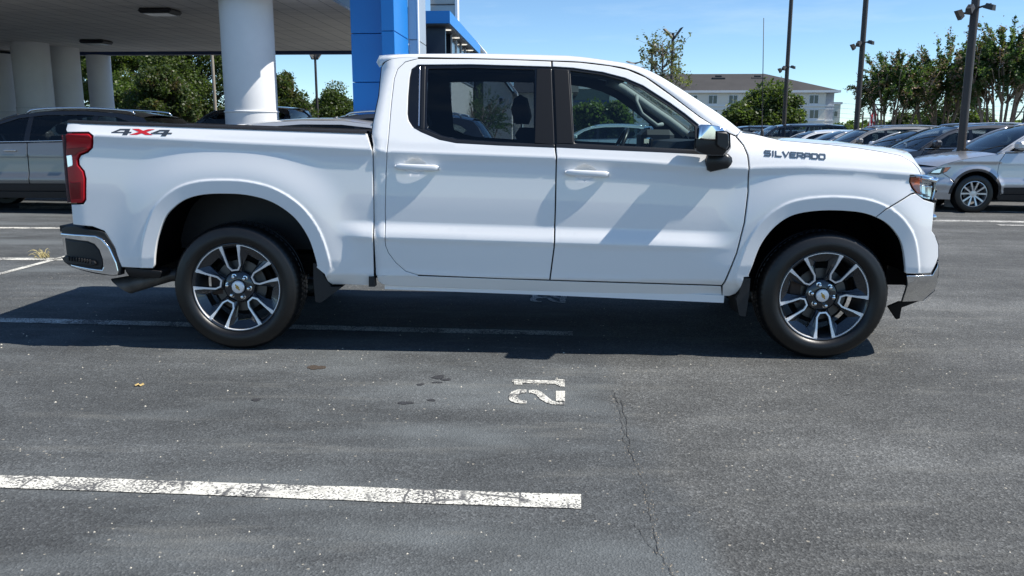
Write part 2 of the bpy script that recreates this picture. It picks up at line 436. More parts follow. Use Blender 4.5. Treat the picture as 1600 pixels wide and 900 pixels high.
def S_body(x, z, top=True):
    x = np.asarray(x, float); z = np.asarray(z, float)
    zc = np.interp(x, ZC[:, 0], ZC[:, 1]); zl = np.interp(x, ZL[:, 0], ZL[:, 1]); zb = np.interp(x, ZB[:, 0], ZB[:, 1])
    t = zc - z
    w = np.full_like(x, .998)
    # above the shoulder crease the flank leans in; on the fender it keeps rounding towards the hood
    up = np.maximum(-t, 0); w -= .34 * np.maximum(up - .004, 0) + .02 * (1 - np.exp(-up / .01)) * .15
    fend = sstep((x - 1.0) / .5); w -= fend * 2.2 * np.maximum(up - .03, 0) ** 2
    g = np.maximum(z - zb, 0) * (1 - fend); w -= .10 * g + .04 * g * g
    # under it a shallow cove
    dn = np.maximum(t, 0); w -= .011 * sstep(dn / .05) - .009 * sstep((dn - .06) / .30)
    # the lit strip over the lower crease of the doors
    A = sstep((x + 1.28) / .25) * sstep((1.42 - x) / .45)
    hh = .105
    w += A * .030 * sstep((zl + hh - z) / (hh * 1.0)) ** .8
    w -= A * (.030 * np.clip((zl - z) / .20, 0, 1) + .006 * sstep((zl - z) / .012))
    w -= (1 - A) * .05 * np.clip((.62 - z) / .2, 0, 1) ** 2
    # wheel arch flares
    P = np.stack([x.ravel(), z.ravel()], 1); d = np.minimum(dist_poly(P, ARR, False), dist_poly(P, ARF, False)).reshape(x.shape)
    fw = .082
    wt = (1 - sstep(np.clip((d - fw) / .30, 0, 1))) ** 1.5
    face = 1.015 + .009 * np.clip(d / fw, 0, 1) - .006 * sstep((d - fw) / .016) - .022 * np.clip((.60 - z) / .2, 0, 1)
    w = w + np.maximum(face - w, 0) * wt
    # plan curvature at both ends
    w = w - .34 * np.maximum(x - 2.22, 0) ** 2 - 1.1 * np.maximum(-2.80 - x, 0) ** 2
    w -= .55 * np.maximum(.50 - z, 0)
    for hx, hz in HCUP: w = w - .030 * np.clip(1 - ((x - hx) / .074) ** 2 - ((z - hz) / .047) ** 2, 0, 1) ** 1.0
    return w
def S_cab(x, z):
    w = S_body(x, z); xr = XCR(z)
    return w - 7.0 * np.maximum(xr + .055 - x, 0) ** 2
CR = PY([(593.8, 105.6), (586.7, 147.8), (581, 194), (580.5, 212), (583.5, 226), (584.5, 270), (586, 350), (588, 430), (592, 450)], -.95)
def XCR(z): return np.interp(z, CR[::-1, 1], CR[::-1, 0])
B = lambda pts, off=0: PS(pts, S_body, off)

truck = empty('pickup_truck', (0, 0, 0), 0, 'white crew cab pickup truck with a short bed and 4X4 decal parked in the foreground', 'pickup truck')
truck.matrix_world = MT
WH = M['white']
crease_extra = []
for cr, dd in ((ZC, (-.012, 0, .012, .03)), (ZL, (-.012, 0, .014, .05, .085, .112))):
    L = densify(cr, .018, False)
    for q in dd: crease_extra.append(L + np.array([0, q]))
for ar in (ARR, ARF):
    L = densify(ar, .018, False); a = np.gradient(L, axis=0); a /= np.linalg.norm(a, axis=1, keepdims=True); nrm = np.stack([-a[:, 1], a[:, 0]], 1)
    for q in (.068, .076, .082, .087, .092, .098, .106, .118): crease_extra.append(L + nrm * q)
for hx, hz in HCUP:
    crease_extra.append(np.array([(hx + r * .074 * math.cos(a), hz + r * .047 * math.sin(a)) for r in (.12, .3, .48, .64, .78, .88, .95, 1.0, 1.06) for a in np.linspace(0, 2 * math.pi, 6 + int(r * 34), endpoint=False)]))
crease_extra = np.concatenate(crease_extra)
_k = np.unique(np.round(crease_extra / .006).astype(int), axis=0, return_index=True)[1]; crease_extra = crease_extra[np.sort(_k)]
def near(poly): 
    lo, hi = poly.min(0), poly.max(0); e = crease_extra; return e[(e[:, 0] > lo[0]) & (e[:, 0] < hi[0]) & (e[:, 1] > lo[1]) & (e[:, 1] < hi[1])]
def both(name, sh, S, m, parent=truck, far_parent=None, **k):
    a = sh.side(name, S, -1, m, parent, **k); b = sh.side(name, S, 1, m, far_parent if far_parent is not None else parent, **k); return a, b
def panel(name, outline, S=S_body, m=WH, holes=(), h=.026, gap=.0028, **k):
    sh = Shape(outline, holes, h, near(np.asarray(outline)), gap=gap); return both(name, sh, S, m, **k)

# ---- bed side
tl_px = [(102.6, 210), (106, 208.6), (138, 208.6), (143, 213.6), (142.6, 230.4), (136, 236.8), (124.5, 241.5), (121.2, 249), (121.8, 258), (130, 268), (132.5, 279.4), (132.3, 311.4), (129, 317), (111, 317.4), (105.3, 262.5), (103.6, 242)]
TLp = B(tl_px)
bed_px = [(105.3, 191.8), (102.5, 203), (104.5, 206.8)] + [(138, 206.6), (145, 212), (144.4, 231), (137, 238.4), (126, 243), (123, 249), (123.8, 257.6), (131.6, 267.6), (134.2, 279), (134, 312.5), (130, 319), (111, 319.6)] + \
    [(113.7, 351), (144, 354), (162.7, 361), (178, 385), (189.7, 417.5), (238.6, 419.5)]
bed_poly = np.concatenate([B(bed_px), ARR[1:-1], B([(494, 418), (507, 428.6), (512, 440), (519, 444.8), (579.5, 446.5), (585.6, 446), (583.6, 330), (581.6, 236), (573.4, 208.5)])])
bed_n, bed_f = panel('bed_side', bed_poly, S_body, gap=.002)
# rail caps, bed box, tailgate
rail = densify(B([(106, 191), (573, 207.8)]), .1, False)
for sg in (-1, 1):
    mb = MB(); a = [], []
    P = []; Q = []
    for x, z in rail:
        wv = float(S_body(np.array([x]), np.array([z - .01]))[0])
        P.append([(x, sg * (wv + .002), z - .004), (x, sg * (wv - .006), z + .012), (x, sg * (wv - .085), z + .014), (x, sg * (wv - .09), z - .03)])
    V = [p for q in P for p in q]; F = []
    for i in range(len(P) - 1):
        for j in range(3):
            f = (i * 4 + j, (i + 1) * 4 + j, (i + 1) * 4 + j + 1, i * 4 + j + 1); F.append(f[::-1] if sg < 0 else f)
    mk('bed_rail_cap', V, F, M['black_plastic'], truck, smooth=True)
xr0, xr1 = rail[0][0], rail[-1][0]; zr = rail[0][1]
mb = MB()
for sg in (-1, 1):
    mb.box((xr0 + .03, sg * .915, 1.08), (xr1 - .01, sg * .86, 1.40)); mb.box((xr0 + .03, sg * .86, 1.08), (xr1 - .05, sg * .56, 1.10)); mb.box((xr0 + .03, sg * .58, .64), (xr1 - .05, sg * .56, 1.08))
mb.box((xr0 + .03, -.56, .60), (xr1 - .01, .56, .64)); mb.box((xr1 - .05, -.86, .64), (xr1 - .01, .86, 1.40))
mb.build('bed_liner', M['black_plastic'], truck)
tg = np.array([(xr0 - .004, .90, zr - .01), (xr0 - .012, .90, zr - .05), (xr0 - .0, .905, 1.28), (xr0 + .012, .905, 1.0), (xr0 + .024, .905, .84), (xr0 + .05, .90, .76)])
gate = bow('tailgate', tg, -.02, .0, 4, WH, truck, flip=True)
mb = MB(); mb.box((xr0 + .01, -.88, .76), (xr0 + .06, .88, zr - .01)); mb.build('inner_panel', M['black_plastic'], gate)
mb = MB(); mb.bbox((xr0 - .045, -.16, 1.26), (xr0 - .02, .16, 1.33), .008); mb.build('handle', M['black_plastic'], gate)
mb = MB(); mb.poly([(xr0 - .036, y, z) for y, z in ((-.12, 1.06), (.12, 1.06), (.12, 1.10), (-.12, 1.10))], [(xr0 - .03, y, z) for y, z in ((-.12, 1.06), (.12, 1.06), (.12, 1.10), (-.12, 1.10))])
mb.build('emblem', M['gold'], gate)

# ---- tail lamps: outer lens with red and clear pieces
for sg in (-1, 1):
    sh = Shape(TLp, (), .02, gap=.0015, edge=.006)
    tl = sh.side('tail_light', S_body, sg, M['red_lens'], truck, off=.006, depth=.05)
    # the face that looks backwards
    L = np.array([(x, z) for x, z in TLp if x < -2.98 + .06])
    e = PY([(103, 211), (103.6, 242), (105.3, 262.5), (111, 316)], -.93)
    V = []; 
    for x, z in e:
        wv = float(S_body(np.array([x]), np.array([z]))[0]); V += [(x + .004, sg * (wv + .004), z), (x - .012, sg * (wv - .05), z), (x + .0, sg * (wv - .11), z)]
    F = []
    for i in range(3):
        for j in range(2):
            f = (i * 3 + j, i * 3 + j + 1, (i + 1) * 3 + j + 1, (i + 1) * 3 + j); F.append(f[::-1] if sg > 0 else f)
    mk('rear_lens', V, F, M['red_dark'], tl, smooth=True)
    sh = Shape(B([(104.5, 243), (113, 241), (114.5, 259), (106.5, 262)]), (), .02); sh.side('reverse_lens', S_body, sg, M['silver_reflector'], tl, off=.0085, depth=.004)
    sh = Shape(B([(105, 232), (137, 229), (139, 233), (124, 238), (119, 243), (105, 243)]), (), .02); sh.side('lens_shade', S_body, sg, M['red_dark'], tl, off=.0085, depth=.004)
    sh = Shape(B([(109, 285), (128, 283), (128, 310), (112, 312)]), (), .02); sh.side('lens_shade', S_body, sg, M['red_dark'], tl, off=.0085, depth=.004)

# ---- cab: corner post, doors, glass
door_r = [(603, 270), (606.7, 214.4), (611, 163), (615.6, 123), (621, 107.8), (633, 96.7), (653, 91.5), (735.6, 92), (800, 93.2), (861.5, 95.6)]
gapB = [(862.6, 105.2), (867.8, 230.5), (869, 246), (867.6, 317.5), (865.4, 387), (858.6, 437.6)]
dr_bot = [(653, 430), (633.6, 424), (618, 410.5), (606.5, 395), (601.9, 383.4), (601.6, 330)]
corner = B([(593.8, 104), (600, 97), (612, 91.5), (630, 89), (653, 88), (653, 91.5), (633, 96.7), (621, 107.8), (615.6, 123), (611, 163), (606.7, 214.4), (603, 270), (601.6, 330), (601.9, 383.4), (606.5, 395), (618, 410.5), (633.6, 424), (653, 430), (652, 433.5), (600, 431)])
corner = np.concatenate([corner, CR[::-1][1:-1]])
panel('cab_corner', corner, S_cab, gap=.001)
win_r = [(866.7, 230), (780, 226.7), (713, 223), (686.7, 217.8), (657.8, 205.6), (645, 198), (638.5, 188), (637, 178), (638, 150), (640.5, 121), (643.3, 108.5), (653, 101.8), (735.6, 101.2), (861, 105.2)]
rear_door_poly = B(door_r[:] + [(861.8, 104.9)] + win_r[::-1][1:] + gapB[2:] + [(800, 436)] + dr_bot)
# order: up the rear edge, along the top, back along the window, down its rear end, along the sill, down the gap, along the bottom
rd = panel('rear_door', rear_door_poly, S_cab)
door_f_top = [(863, 95.6), (906.7, 97.5), (953, 103), (981, 109), (1009, 121), (1046.7, 147.7), (1093, 182.7), (1123.7, 201), (1149, 213), (1161, 227), (1168, 243), (1170.2, 262), (1168.5, 300), (1162.7, 348.5), (1151, 395), (1127.8, 446.2), (1000, 442), (859.5, 437.8)]
win_f = [(863, 104.6), (895, 106.6), (941.7, 113.2), (976.7, 122.3), (1004.7, 134.2), (1046.7, 161.2), (1070, 178), (1092, 196), (1103, 208), (1110, 222), (1112, 236), (1100, 239.5), (1023, 235), (953, 231.7), (868.4, 227.5)]
fd_poly = B(door_f_top + [(866.2, 387), (868.4, 317.5), (869.8, 246), (868.6, 230.5)] + [(868.4, 228.2)] + win_f[::-1][1:] )
fd = panel('front_door', fd_poly, S_body)
def strip(name, outline, hole, S, off, m, parents, depth=.02):
    sh = Shape(outline, [hole] if hole is not None else (), .03, edge=.003)
    return [sh.side(name, S, sg, m, p, off=off, depth=depth, thick=True) for sg, p in zip((-1, 1), parents)]
# window glass and the black surrounds
gl_r = [(836.5, 224.5), (780, 221.5), (713, 217), (690, 211.5), (668, 201), (666, 190), (667, 150), (668, 107.5), (735.6, 106), (835.5, 108.5)]
gl_f = [(891, 110.2), (941.7, 117.2), (974, 126), (1001, 137.8), (1043, 165), (1066, 182), (1086, 198), (1088.5, 234), (1023, 230.5), (953, 227), (897.5, 224)]
WR = B(win_r[1:-1] + [(862, 105.4), (867.2, 229.8)]); GR = B(gl_r); WF = B([(864, 104.8)] + win_f[1:-1] + [(869, 227.3)]); GF = B(gl_f)
strip('window_surround', WR, GR, S_cab, -.008, M['black_gloss'], rd); strip('window_surround', WF, GF, S_body, -.008, M['black_satin'], fd)
def pane(outline, S, off, m, parents):
    sh = Shape(outline, (), .06, edge=0)
    return [sh.side('window_glass', S, sg, m, p, off=off, depth=0) for sg, p in zip((-1, 1), parents)]
pane(offset_in(densify(GR, .05) if area(GR) > 0 else densify(GR, .05)[::-1], -.008), S_cab, -.018, M['glass_rear'], rd)
pane(offset_in(densify(GF, .05) if area(GF) > 0 else densify(GF, .05)[::-1], -.008), S_body, -.018, M['glass_front'], fd)
# matt pillar covers, the rear quarter divider and the lower window seals
for (pts, S, par) in (([(838.5, 107), (861.4, 107.6), (866, 226), (835.5, 223.6)], S_cab, rd), ([(865.5, 108), (888, 109.5), (895.6, 224.5), (870, 224.3)], S_body, fd)):
    strip('pillar_cover', B(pts), None, S, -.001, M['pillar'], par, .012)
strip('window_divider', B([(659, 103.5), (664.5, 103.5), (662.6, 203), (657, 200)]), None, S_cab, -.002, M['black_satin'], rd, .012)
strip('window_divider', B([(655, 104.5), (656.6, 104.5), (655, 197), (653.4, 196)]), None, S_cab, -.004, M['satin_chrome'], rd, .008)
strip('window_seal', B([(646, 199.5), (658, 206.3), (687, 218.4), (713, 223.6), (780, 227.3), (866.5, 230.8), (866.3, 226), (780, 222.6), (713, 218.4), (690, 213.2), (662, 202)]), None, S_cab, .001, M['black_satin'], rd, .02)
strip('window_seal', B([(869, 231), (953, 235.2), (1023, 238.2), (1104, 242), (1108, 236), (1023, 232), (953, 228.6), (869, 224.8)]), None, S_body, .001, M['black_satin'], fd, .02)
# sail panel ahead of the front window
strip('mirror_sail', B([(1090, 199), (1104, 211), (1110, 224), (1111, 236), (1090.5, 235)]), None, S_body, -.003, M['black_satin'], fd, .012)

# ---- fender
bot_f = [(1171, 433), (1163, 433.5), (1156, 452), (1150, 459), (1140, 463), (1128.6, 463), (1129.2, 447)]
hood_cut = [(1149, 211), (1157, 204.6), (1190, 212), (1222, 219.4), (1260, 222.6), (1300, 226.4), (1340, 231), (1375, 236.5), (1406, 242.6), (1428, 254.7), (1436, 264), (1440, 273.6)]
lampo = [(1422.7, 274), (1421, 284), (1424.5, 293), (1430.7, 301)]
fen = np.concatenate([B(hood_cut[1:] + lampo + [(1424, 302.7), (1385, 326.7), (1367.5, 337)]), PS([(1366.7, 338.2)], S_body), ARF[::-1][20:-1], B(bot_f + [(1152, 395), (1163.7, 348.5), (1169.5, 300), (1171.2, 262), (1169, 243), (1162, 227), (1151, 213.5)])])
i0 = int(np.argmin(np.linalg.norm(ARF - B([(1366.7, 338)])[0], axis=1)))
fen = np.concatenate([B(hood_cut[1:] + lampo + [(1424, 302.7), (1385, 326.7)]), ARF[:i0 + 1][::-1][:-1], B(bot_f + [(1152, 395), (1163.7, 348.5), (1169.5, 300), (1171.2, 262), (1169, 243), (1162, 227), (1151, 213.5)])])
fender = panel('fender', fen)
# ---- rocker
rock = B([(588, 430.5), (652, 431), (858, 438.6), (1127.5, 447.2), (1129.5, 466.5), (860, 456), (612, 447.5), (597, 445), (590, 440)])
panel('rocker_panel', rock, S_body, off=-.004)
bl = B([(600, 446), (860, 455), (1130, 465.5)])
for sg in (-1, 1):
    mb = MB(); pts = densify(bl, .3, False)
    for (x0, z0), (x1, z1) in zip(pts[:-1], pts[1:]):
        mb.poly([(x0, sg * .93, z0 + .02), (x0, sg * .93, z0 - .028), (x0, sg * .925, z0 - .028), (x0, sg * .90, z0 + .02)], [(x1, sg * .93, z1 + .02), (x1, sg * .93, z1 - .028), (x1, sg * .925, z1 - .028), (x1, sg * .90, z1 + .02)])
    mb.build('pinch_weld', WH, truck)

# ---- front bumper cover (white), chrome bumper, air dam
i1 = i0
cov = np.concatenate([B([(1385, 327.6), (1424, 303.7), (1431, 302), (1444, 311.7), (1460.5, 317), (1456.6, 361), (1461.5, 367.5), (1467, 383), (1467, 401), (1463, 412), (1455, 427), (1416.5, 428)]), ARF[i1:-2][::-1]])
cover = panel('bumper_cover', cov)
chrome = B([(1415.8, 429.8), (1456.5, 429), (1463.5, 416), (1466.5, 406), (1465.5, 432), (1459.5, 454.7), (1441, 470.4), (1409, 471.6)])
chb = panel('front_bumper', chrome, S_body, M['satin_chrome'], off=.006)
def edge3(px, off=0, S=S_body):
    E = B(px); return np.array([(x, float(S(np.array([x]), np.array([z]))[0]) + off, z) for x, z in E])
fc = edge3([(1460.5, 317), (1456.6, 361), (1461.5, 367.5), (1467, 383), (1467, 401), (1463, 412)])
fc = fc[::-1]
bow('bumper_face', fc[:4], .15, .0, 2.2, WH, cover[0], flip=False)
bow('front_face', edge3([(1466.5, 406), (1465.5, 432), (1459.5, 454.7), (1441, 470.4)], .006)[::-1], .15, .0, 2.2, M['satin_chrome'], chb[0], flip=False)
dam = B([(1389, 480), (1408, 472), (1441, 470.6), (1434.7, 473.5), (1412, 482), (1409, 499), (1403, 501)])
panel('air_dam', dam, S_body, M['under'], off=-.02)
# ---- grille
ge = edge3([(1462, 281), (1461, 300), (1460, 316), (1457.5, 340), (1457, 361)], -.02)[::-1]
grille = bow('grille', ge, .13, .0, 2.2, M['black_gloss'], truck, flip=False)
for zz, mm_, r_ in ((1, 'chrome', .022), (2.3, 'black_plastic', .014), (3.2, 'black_plastic', .012), (4, 'chrome', .016)):
    k = int(zz); e = ge[min(k, 4)]; mb = MB(); s = np.linspace(-1, 1, 25)
    mb.tube([(e[0] + .01 + .13 * (1 - abs(a) ** 2.2), e[1] * a, e[2] + (zz - k) * .03) for a in s], r_, 8); mb.build('grille_bar', M[mm_], grille, smooth=True)
mb = MB(); ex = ge[3]; bx = ex[0] + .155
prof = [(-.13, -.02), (-.05, -.02), (-.05, -.045), (.05, -.045), (.05, -.02), (.14, -.02), (.12, .02), (.05, .02), (.05, .045), (-.05, .045), (-.05, .02), (-.15, .02)]
mb.poly([(bx, y, ex[2] + z) for y, z in prof], [(bx + .014, y, ex[2] + z) for y, z in prof]); mb.build('emblem', M['gold'], grille)

# ---- hood and cowl
he = edge3(hood_cut[2:])
hs = PY([(1225, 214), (1287, 219.6), (1353, 227.5), (1393, 234.7), (1428, 245), (1449, 257), (1460, 267)], -.35)
zc_ = np.interp(he[:, 0], hs[:, 0], hs[:, 1]); dz = zc_ - he[:, 2]
dz[-1] = .012; dz[-2] = min(dz[-2], .03)
nose = B([(1462.7, 274)]); hx = np.linspace(0, 1, len(he)) ** 3 * .16
he2 = np.vstack([he, [he[-1, 0] + .055, he[-1, 1] - .10, he[-1, 2] - .004]]); dz = np.r_[dz, .0]; hx = np.r_[hx, .12]
hood = bow('hood', he2, hx, dz, 5, WH, truck, n=44, flip=True)
# a raised crease along each side of the hood
# front lip of the hood, down to the lamp
lip = np.array([he2[-2] + (.0, -.01, 0), he2[-1], he2[-1] + (0.004, 0, -.03)]); 
# ---- headlights
lamp_px = [(1422.7, 274.4), (1438.7, 275.2), (1458, 281), (1463.5, 284), (1461.5, 300), (1458.2, 313.6), (1444, 310.2), (1431.5, 300.8), (1424.5, 292), (1421.4, 284)]
LPp = B(lamp_px)
for sg in (-1, 1):
    sh = Shape(LPp, (), .02, gap=.002, edge=.004)
    hl = sh.side('headlight', S_body, sg, M['silver_reflector'], truck, off=-.035, depth=.03)
    sh.side('lens', S_body, sg, M['lens'], hl, off=.002, depth=.02)
    Shape(B([(1424.2, 277), (1437.5, 278), (1439.5, 303.5), (1434, 302), (1427, 292.5), (1423.6, 285)]), (), .02).side('turn_signal', S_body, sg, M['amber'], hl, off=-.004, depth=.02)
    for q in ([(1440.5, 279.5), (1458, 283.5), (1457, 288.5), (1441, 287)], [(1441, 289), (1448, 290), (1448, 305), (1441, 303)], [(1450, 290), (1458.5, 291), (1456, 309), (1450, 307)]):
        Shape(B(q), (), .02, edge=.005).side('reflector', S_body, sg, M['silver_reflector'], hl, off=-.012, depth=.02)
    e = edge3([(1440, 275.6), (1461, 279)]); mb = MB()
    q = [(e[0][0], sg * (e[0][1] + .004), e[0][2] - .008), (e[1][0] + .0, sg * (e[1][1] + .004), e[1][2] - .014), (e[1][0] + .02, sg * (e[1][1] - .10), e[1][2] - .016)]
    mb.tube(q, [.008, .014, .014], 8); mb.build('chrome_bar', M['chrome'], hl, smooth=True)
    e = edge3([(1458, 314)]); mb = MB(); mb.bbox((e[0][0] + .01, sg * (e[0][1] - .03), e[0][2] - .09), (e[0][0] + .035, sg * (e[0][1] - .12), e[0][2] + .0), .01); mb.build('fog_lens', M['silver_reflector'], hl)

# ---- roof, pillars, windshield, rear wall
Epx = [(593.8, 103), (600, 97), (612, 92), (630, 89.6), (653, 89.2), (700, 90), (757, 91.2), (861, 94.4), (906.7, 96.3), (953, 101.8), (981.3, 107.4), (1009.8, 120), (1047.6, 146.6), (1093.8, 181.8), (1124.5, 200.4), (1150, 211.6)]
Rpx = [(593.2, 89), (600, 87.2), (612, 85.6), (630, 84.6), (653, 84.2), (700, 83.8), (757.8, 83.6), (855, 85.8), (900, 87.8), (953, 94.6), (984, 100), (1012, 109.4), (1042, 125.5), (1090, 156), (1128, 181), (1157, 203.7)]
n_st = 70
E1 = np.array([(x, float(S_cab(np.array([x]), np.array([z]))[0]), z) for x, z in PS(Epx, S_cab)])
Rr = []
for (u, v), e in zip(Rpx, E1):
    y = -(e[1] - .075); (x, z), = PY([(u, v)], y); Rr.append((x, -y, z))
Rr = np.array(Rr)
def sm3(P, n): return np.column_stack([resample(smooth_poly(P, k=6), n)])
par = np.r_[0, np.cumsum(np.linalg.norm(np.diff(Rr, axis=0), axis=1))]
def by_par(P, n=n_st):
    t = np.linspace(0, par[-1], n); return np.stack([np.interp(t, par, P[:, k]) for k in range(3)], 1)
Es, Rs = smooth_poly(E1, k=5), smooth_poly(Rr, k=5)
for sg in (-1, 1):
    rows = []
    for j, t in enumerate((0, .12, .3, .55, .8, 1.0)):
        P = Es * (1 - t) + Rs * t; bul = .020 * math.sin(math.pi * min(t * 1.0, 1)) * (1 - t * .3)
        P = P.copy(); P[:, 1] += bul * .9; P[:, 2] += bul * .35; P[:, 1] *= sg; rows.append(P)
    Gd = np.stack(rows, 0); grid_mesh('roof_rail', Gd, WH, truck, flip=(sg > 0))
ir = int(np.argmin(np.abs(Rs[:, 0] - PY([(1000, 105)], -.66)[0, 0])))
roofR = Rs[:ir + 1]
dzr = np.full(len(roofR), .034); dxr = np.linspace(-.02, .10, len(roofR)) * (np.linspace(0, 1, len(roofR)) ** 3)
roof = bow('roof', roofR, dxr, dzr, 2, WH, truck, n=30, flip=True)
hl_ = roofR.copy(); hl_[:, 2] -= .035; hl_[:, 1] -= .03
bow('headliner', hl_, dxr, dzr, 2, M['headliner'], truck, n=20, flip=False)
wsR = Rs[ir:]; k = np.linspace(0, 1, len(wsR))
wsR = wsR.copy(); wsR[:, 1] += .004
bow('windshield', wsR, .03 + .06 * k, .034 * (1 - k) ** 2, 2, M['glass_ws'], truck, n=24, flip=True)
cw = np.array([(wsR[-1, 0] + .0, wsR[-1, 1] + .05, wsR[-1, 2] - .008), (he[0, 0] + .01, he[0, 1] - .01, he[0, 2] - .004)]); cw = densify(cw, .04, False)
bow('cowl', cw, np.linspace(.10, .03, len(cw)), np.linspace(.012, .03, len(cw)), 3, M['black_plastic'], truck, n=24, flip=True)
bow('cowl_corner', np.array([(wsR[-1, 0], float(S_body(wsR[-1:, 0], wsR[-1:, 2])[0]) - .0, wsR[-1, 2] - .004), (he[0, 0], he[0, 1] - .002, he[0, 2])]), .02, .006, 8, WH, truck, n=24, flip=True)
# rear wall of the cab with its window
rw = []
for z in np.linspace(1.0, CR[0, 1], 14):
    xx = float(XCR(z)); rw.append((xx + .004, float(S_cab(np.array([xx + .004]), np.array([z]))[0]), z))
rw.append((Rr[0, 0], Rr[0, 1], Rr[0, 2])); rw = np.array(rw)
lo, hi = rw[:8], rw[7:]
bow('cab_rear_wall', lo, -.03, 0, 4, WH, truck, flip=False)
rwin = bow('rear_window', rw[7:-1], -.03, 0, 4, M['glass_rear'], truck, flip=False)
bow('rear_header', rw[-2:], -.03, [0, .034], 4, WH, truck, flip=False)
# spoiler with the high brake lamp
sp = PY([(593.8, 87.2), (622, 85), (612, 91), (593.8, 105.6), (589, 97.8)], -.62)
mb = MB(); ys = np.linspace(-1, 1, 15); 
rows = [[(x - .03 * (1 - a * a), .64 * a, z + .034 * (1 - a * a)) for x, z in sp] for a in ys]
V = [p for r in rows for p in r]; F = []
for i in range(14):
    for j in range(5): F.append((i * 5 + j, i * 5 + (j + 1) % 5, (i + 1) * 5 + (j + 1) % 5, (i + 1) * 5 + j))
F += [tuple(range(5))[::-1], tuple(range(70, 75))]
mk('roof_spoiler', V, F, WH, truck)
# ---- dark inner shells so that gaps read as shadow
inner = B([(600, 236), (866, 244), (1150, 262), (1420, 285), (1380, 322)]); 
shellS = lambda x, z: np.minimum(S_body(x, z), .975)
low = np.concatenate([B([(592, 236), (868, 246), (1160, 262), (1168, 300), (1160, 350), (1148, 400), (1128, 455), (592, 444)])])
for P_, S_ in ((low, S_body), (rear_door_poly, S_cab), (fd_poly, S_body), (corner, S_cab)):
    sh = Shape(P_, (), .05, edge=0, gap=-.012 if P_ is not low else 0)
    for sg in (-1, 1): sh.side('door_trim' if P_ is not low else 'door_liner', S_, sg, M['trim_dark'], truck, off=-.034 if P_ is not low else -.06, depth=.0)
for nm, P in (('bed_inner', [(108, 200), (575, 214), (583, 440), (522, 440), (508, 410), (498, 360), (470, 325), (420, 296), (350, 288), (290, 296), (250, 325), (232, 370), (226, 412), (195, 412), (178, 372), (150, 345), (116, 340)]),
              ('fender_inner', [(1160, 216), (1250, 226), (1340, 236), (1405, 250), (1420, 275), (1420, 298), (1380, 322), (1330, 318), (1250, 320), (1200, 350), (1178, 390), (1162, 425), (1134, 445), (1172, 330)])):
    sh = Shape(B(P), (), .06, edge=0)
    for sg in (-1, 1): sh.side(nm, shellS, sg, M['under'], truck, off=-.03, depth=0, thick=True)
# B pillar inner, sills of doors
for sg in (-1, 1):
    mb = MB(); P = B([(845, 100), (884, 100), (890, 240), (842, 240)])
    mb.poly([(x, sg * (float(S_body(np.array([x]), np.array([z]))[0]) - .10), z) for x, z in P], [(x, sg * (float(S_body(np.array([x]), np.array([z]))[0]) - .03), z) for x, z in P]); mb.build('pillar_trim', M['headliner'], truck)
    mb = MB()
    P = B([(590, 110), (655, 96), (668, 106), (668, 204), (690, 222), (690, 250), (590, 250)])
    V = [(x, sg * (float(S_cab(np.array([x]), np.array([z]))[0]) - .045), z) for x, z in P]
    mk('rear_pillar_trim', V, [tuple(range(len(V)))], M['trim_dark'], truck)
# wheel wells
for name, ar, xc in (('rear_wheel_well', ARR, -AX), ('front_wheel_well', ARF, AX)):
    for sg in (-1, 1):
        P = offset_in(ar, 0); V = []; F = []; n = len(ar); y0 = .985; y1 = .50
        for (x, z) in ar: 
            q = np.array([x - xc, z - .45]); q = q / np.linalg.norm(q) * .02
            V += [(x + q[0] * .2, sg * y0, z + q[1] * .2), (x + q[0], sg * (y0 - .03), z + q[1]), (x + q[0], sg * y1, z + q[1])]
        for i in range(n - 1):
            for j in range(2):
                f = (i * 3 + j, i * 3 + j + 1, (i + 1) * 3 + j + 1, (i + 1) * 3 + j); F.append(f if sg < 0 else f[::-1])
        V2 = [V[i * 3 + 2] for i in range(n)]; k = len(V); V += V2; F.append(tuple(range(k, k + n)))
        mk(name, V, F, M['liner'], truck)
# ---- underbody, axles, frame
mb = MB()
mb.box((-1.25, -.90, .47), (1.25, .90, .50)); mb.box((-2.85, -.50, .50), (2.6, .50, .56))
for sg in (-1, 1): mb.box((-2.8, sg * .42, .42), (2.5, sg * .52, .56))
mb.box((1.25, -.5, .34), (2.3, .5, .5)); mb.box((-.6, -.3, .30), (.6, .15, .47))
mb.box((-2.9, -.9, .50), (-2.46, .9, .55)); mb.box((2.42, -.6, .42), (2.6, .6, .60))
mb.build('underbody', M['under'], truck)
mb = MB(); mb.tube([(-AX, -.75, WZ), (-AX, .75, WZ)], .055, 12); mb.lathe([(0, -.17), (.12, -.12), (.16, 0), (.12, .12), (0, .17)], 16, (-AX, .05, WZ - .02), 'y'); mb.tube([(AX, -.75, WZ), (AX, .75, WZ)], .04, 10)
mb.build('axle', M['under'], truck, smooth=True)
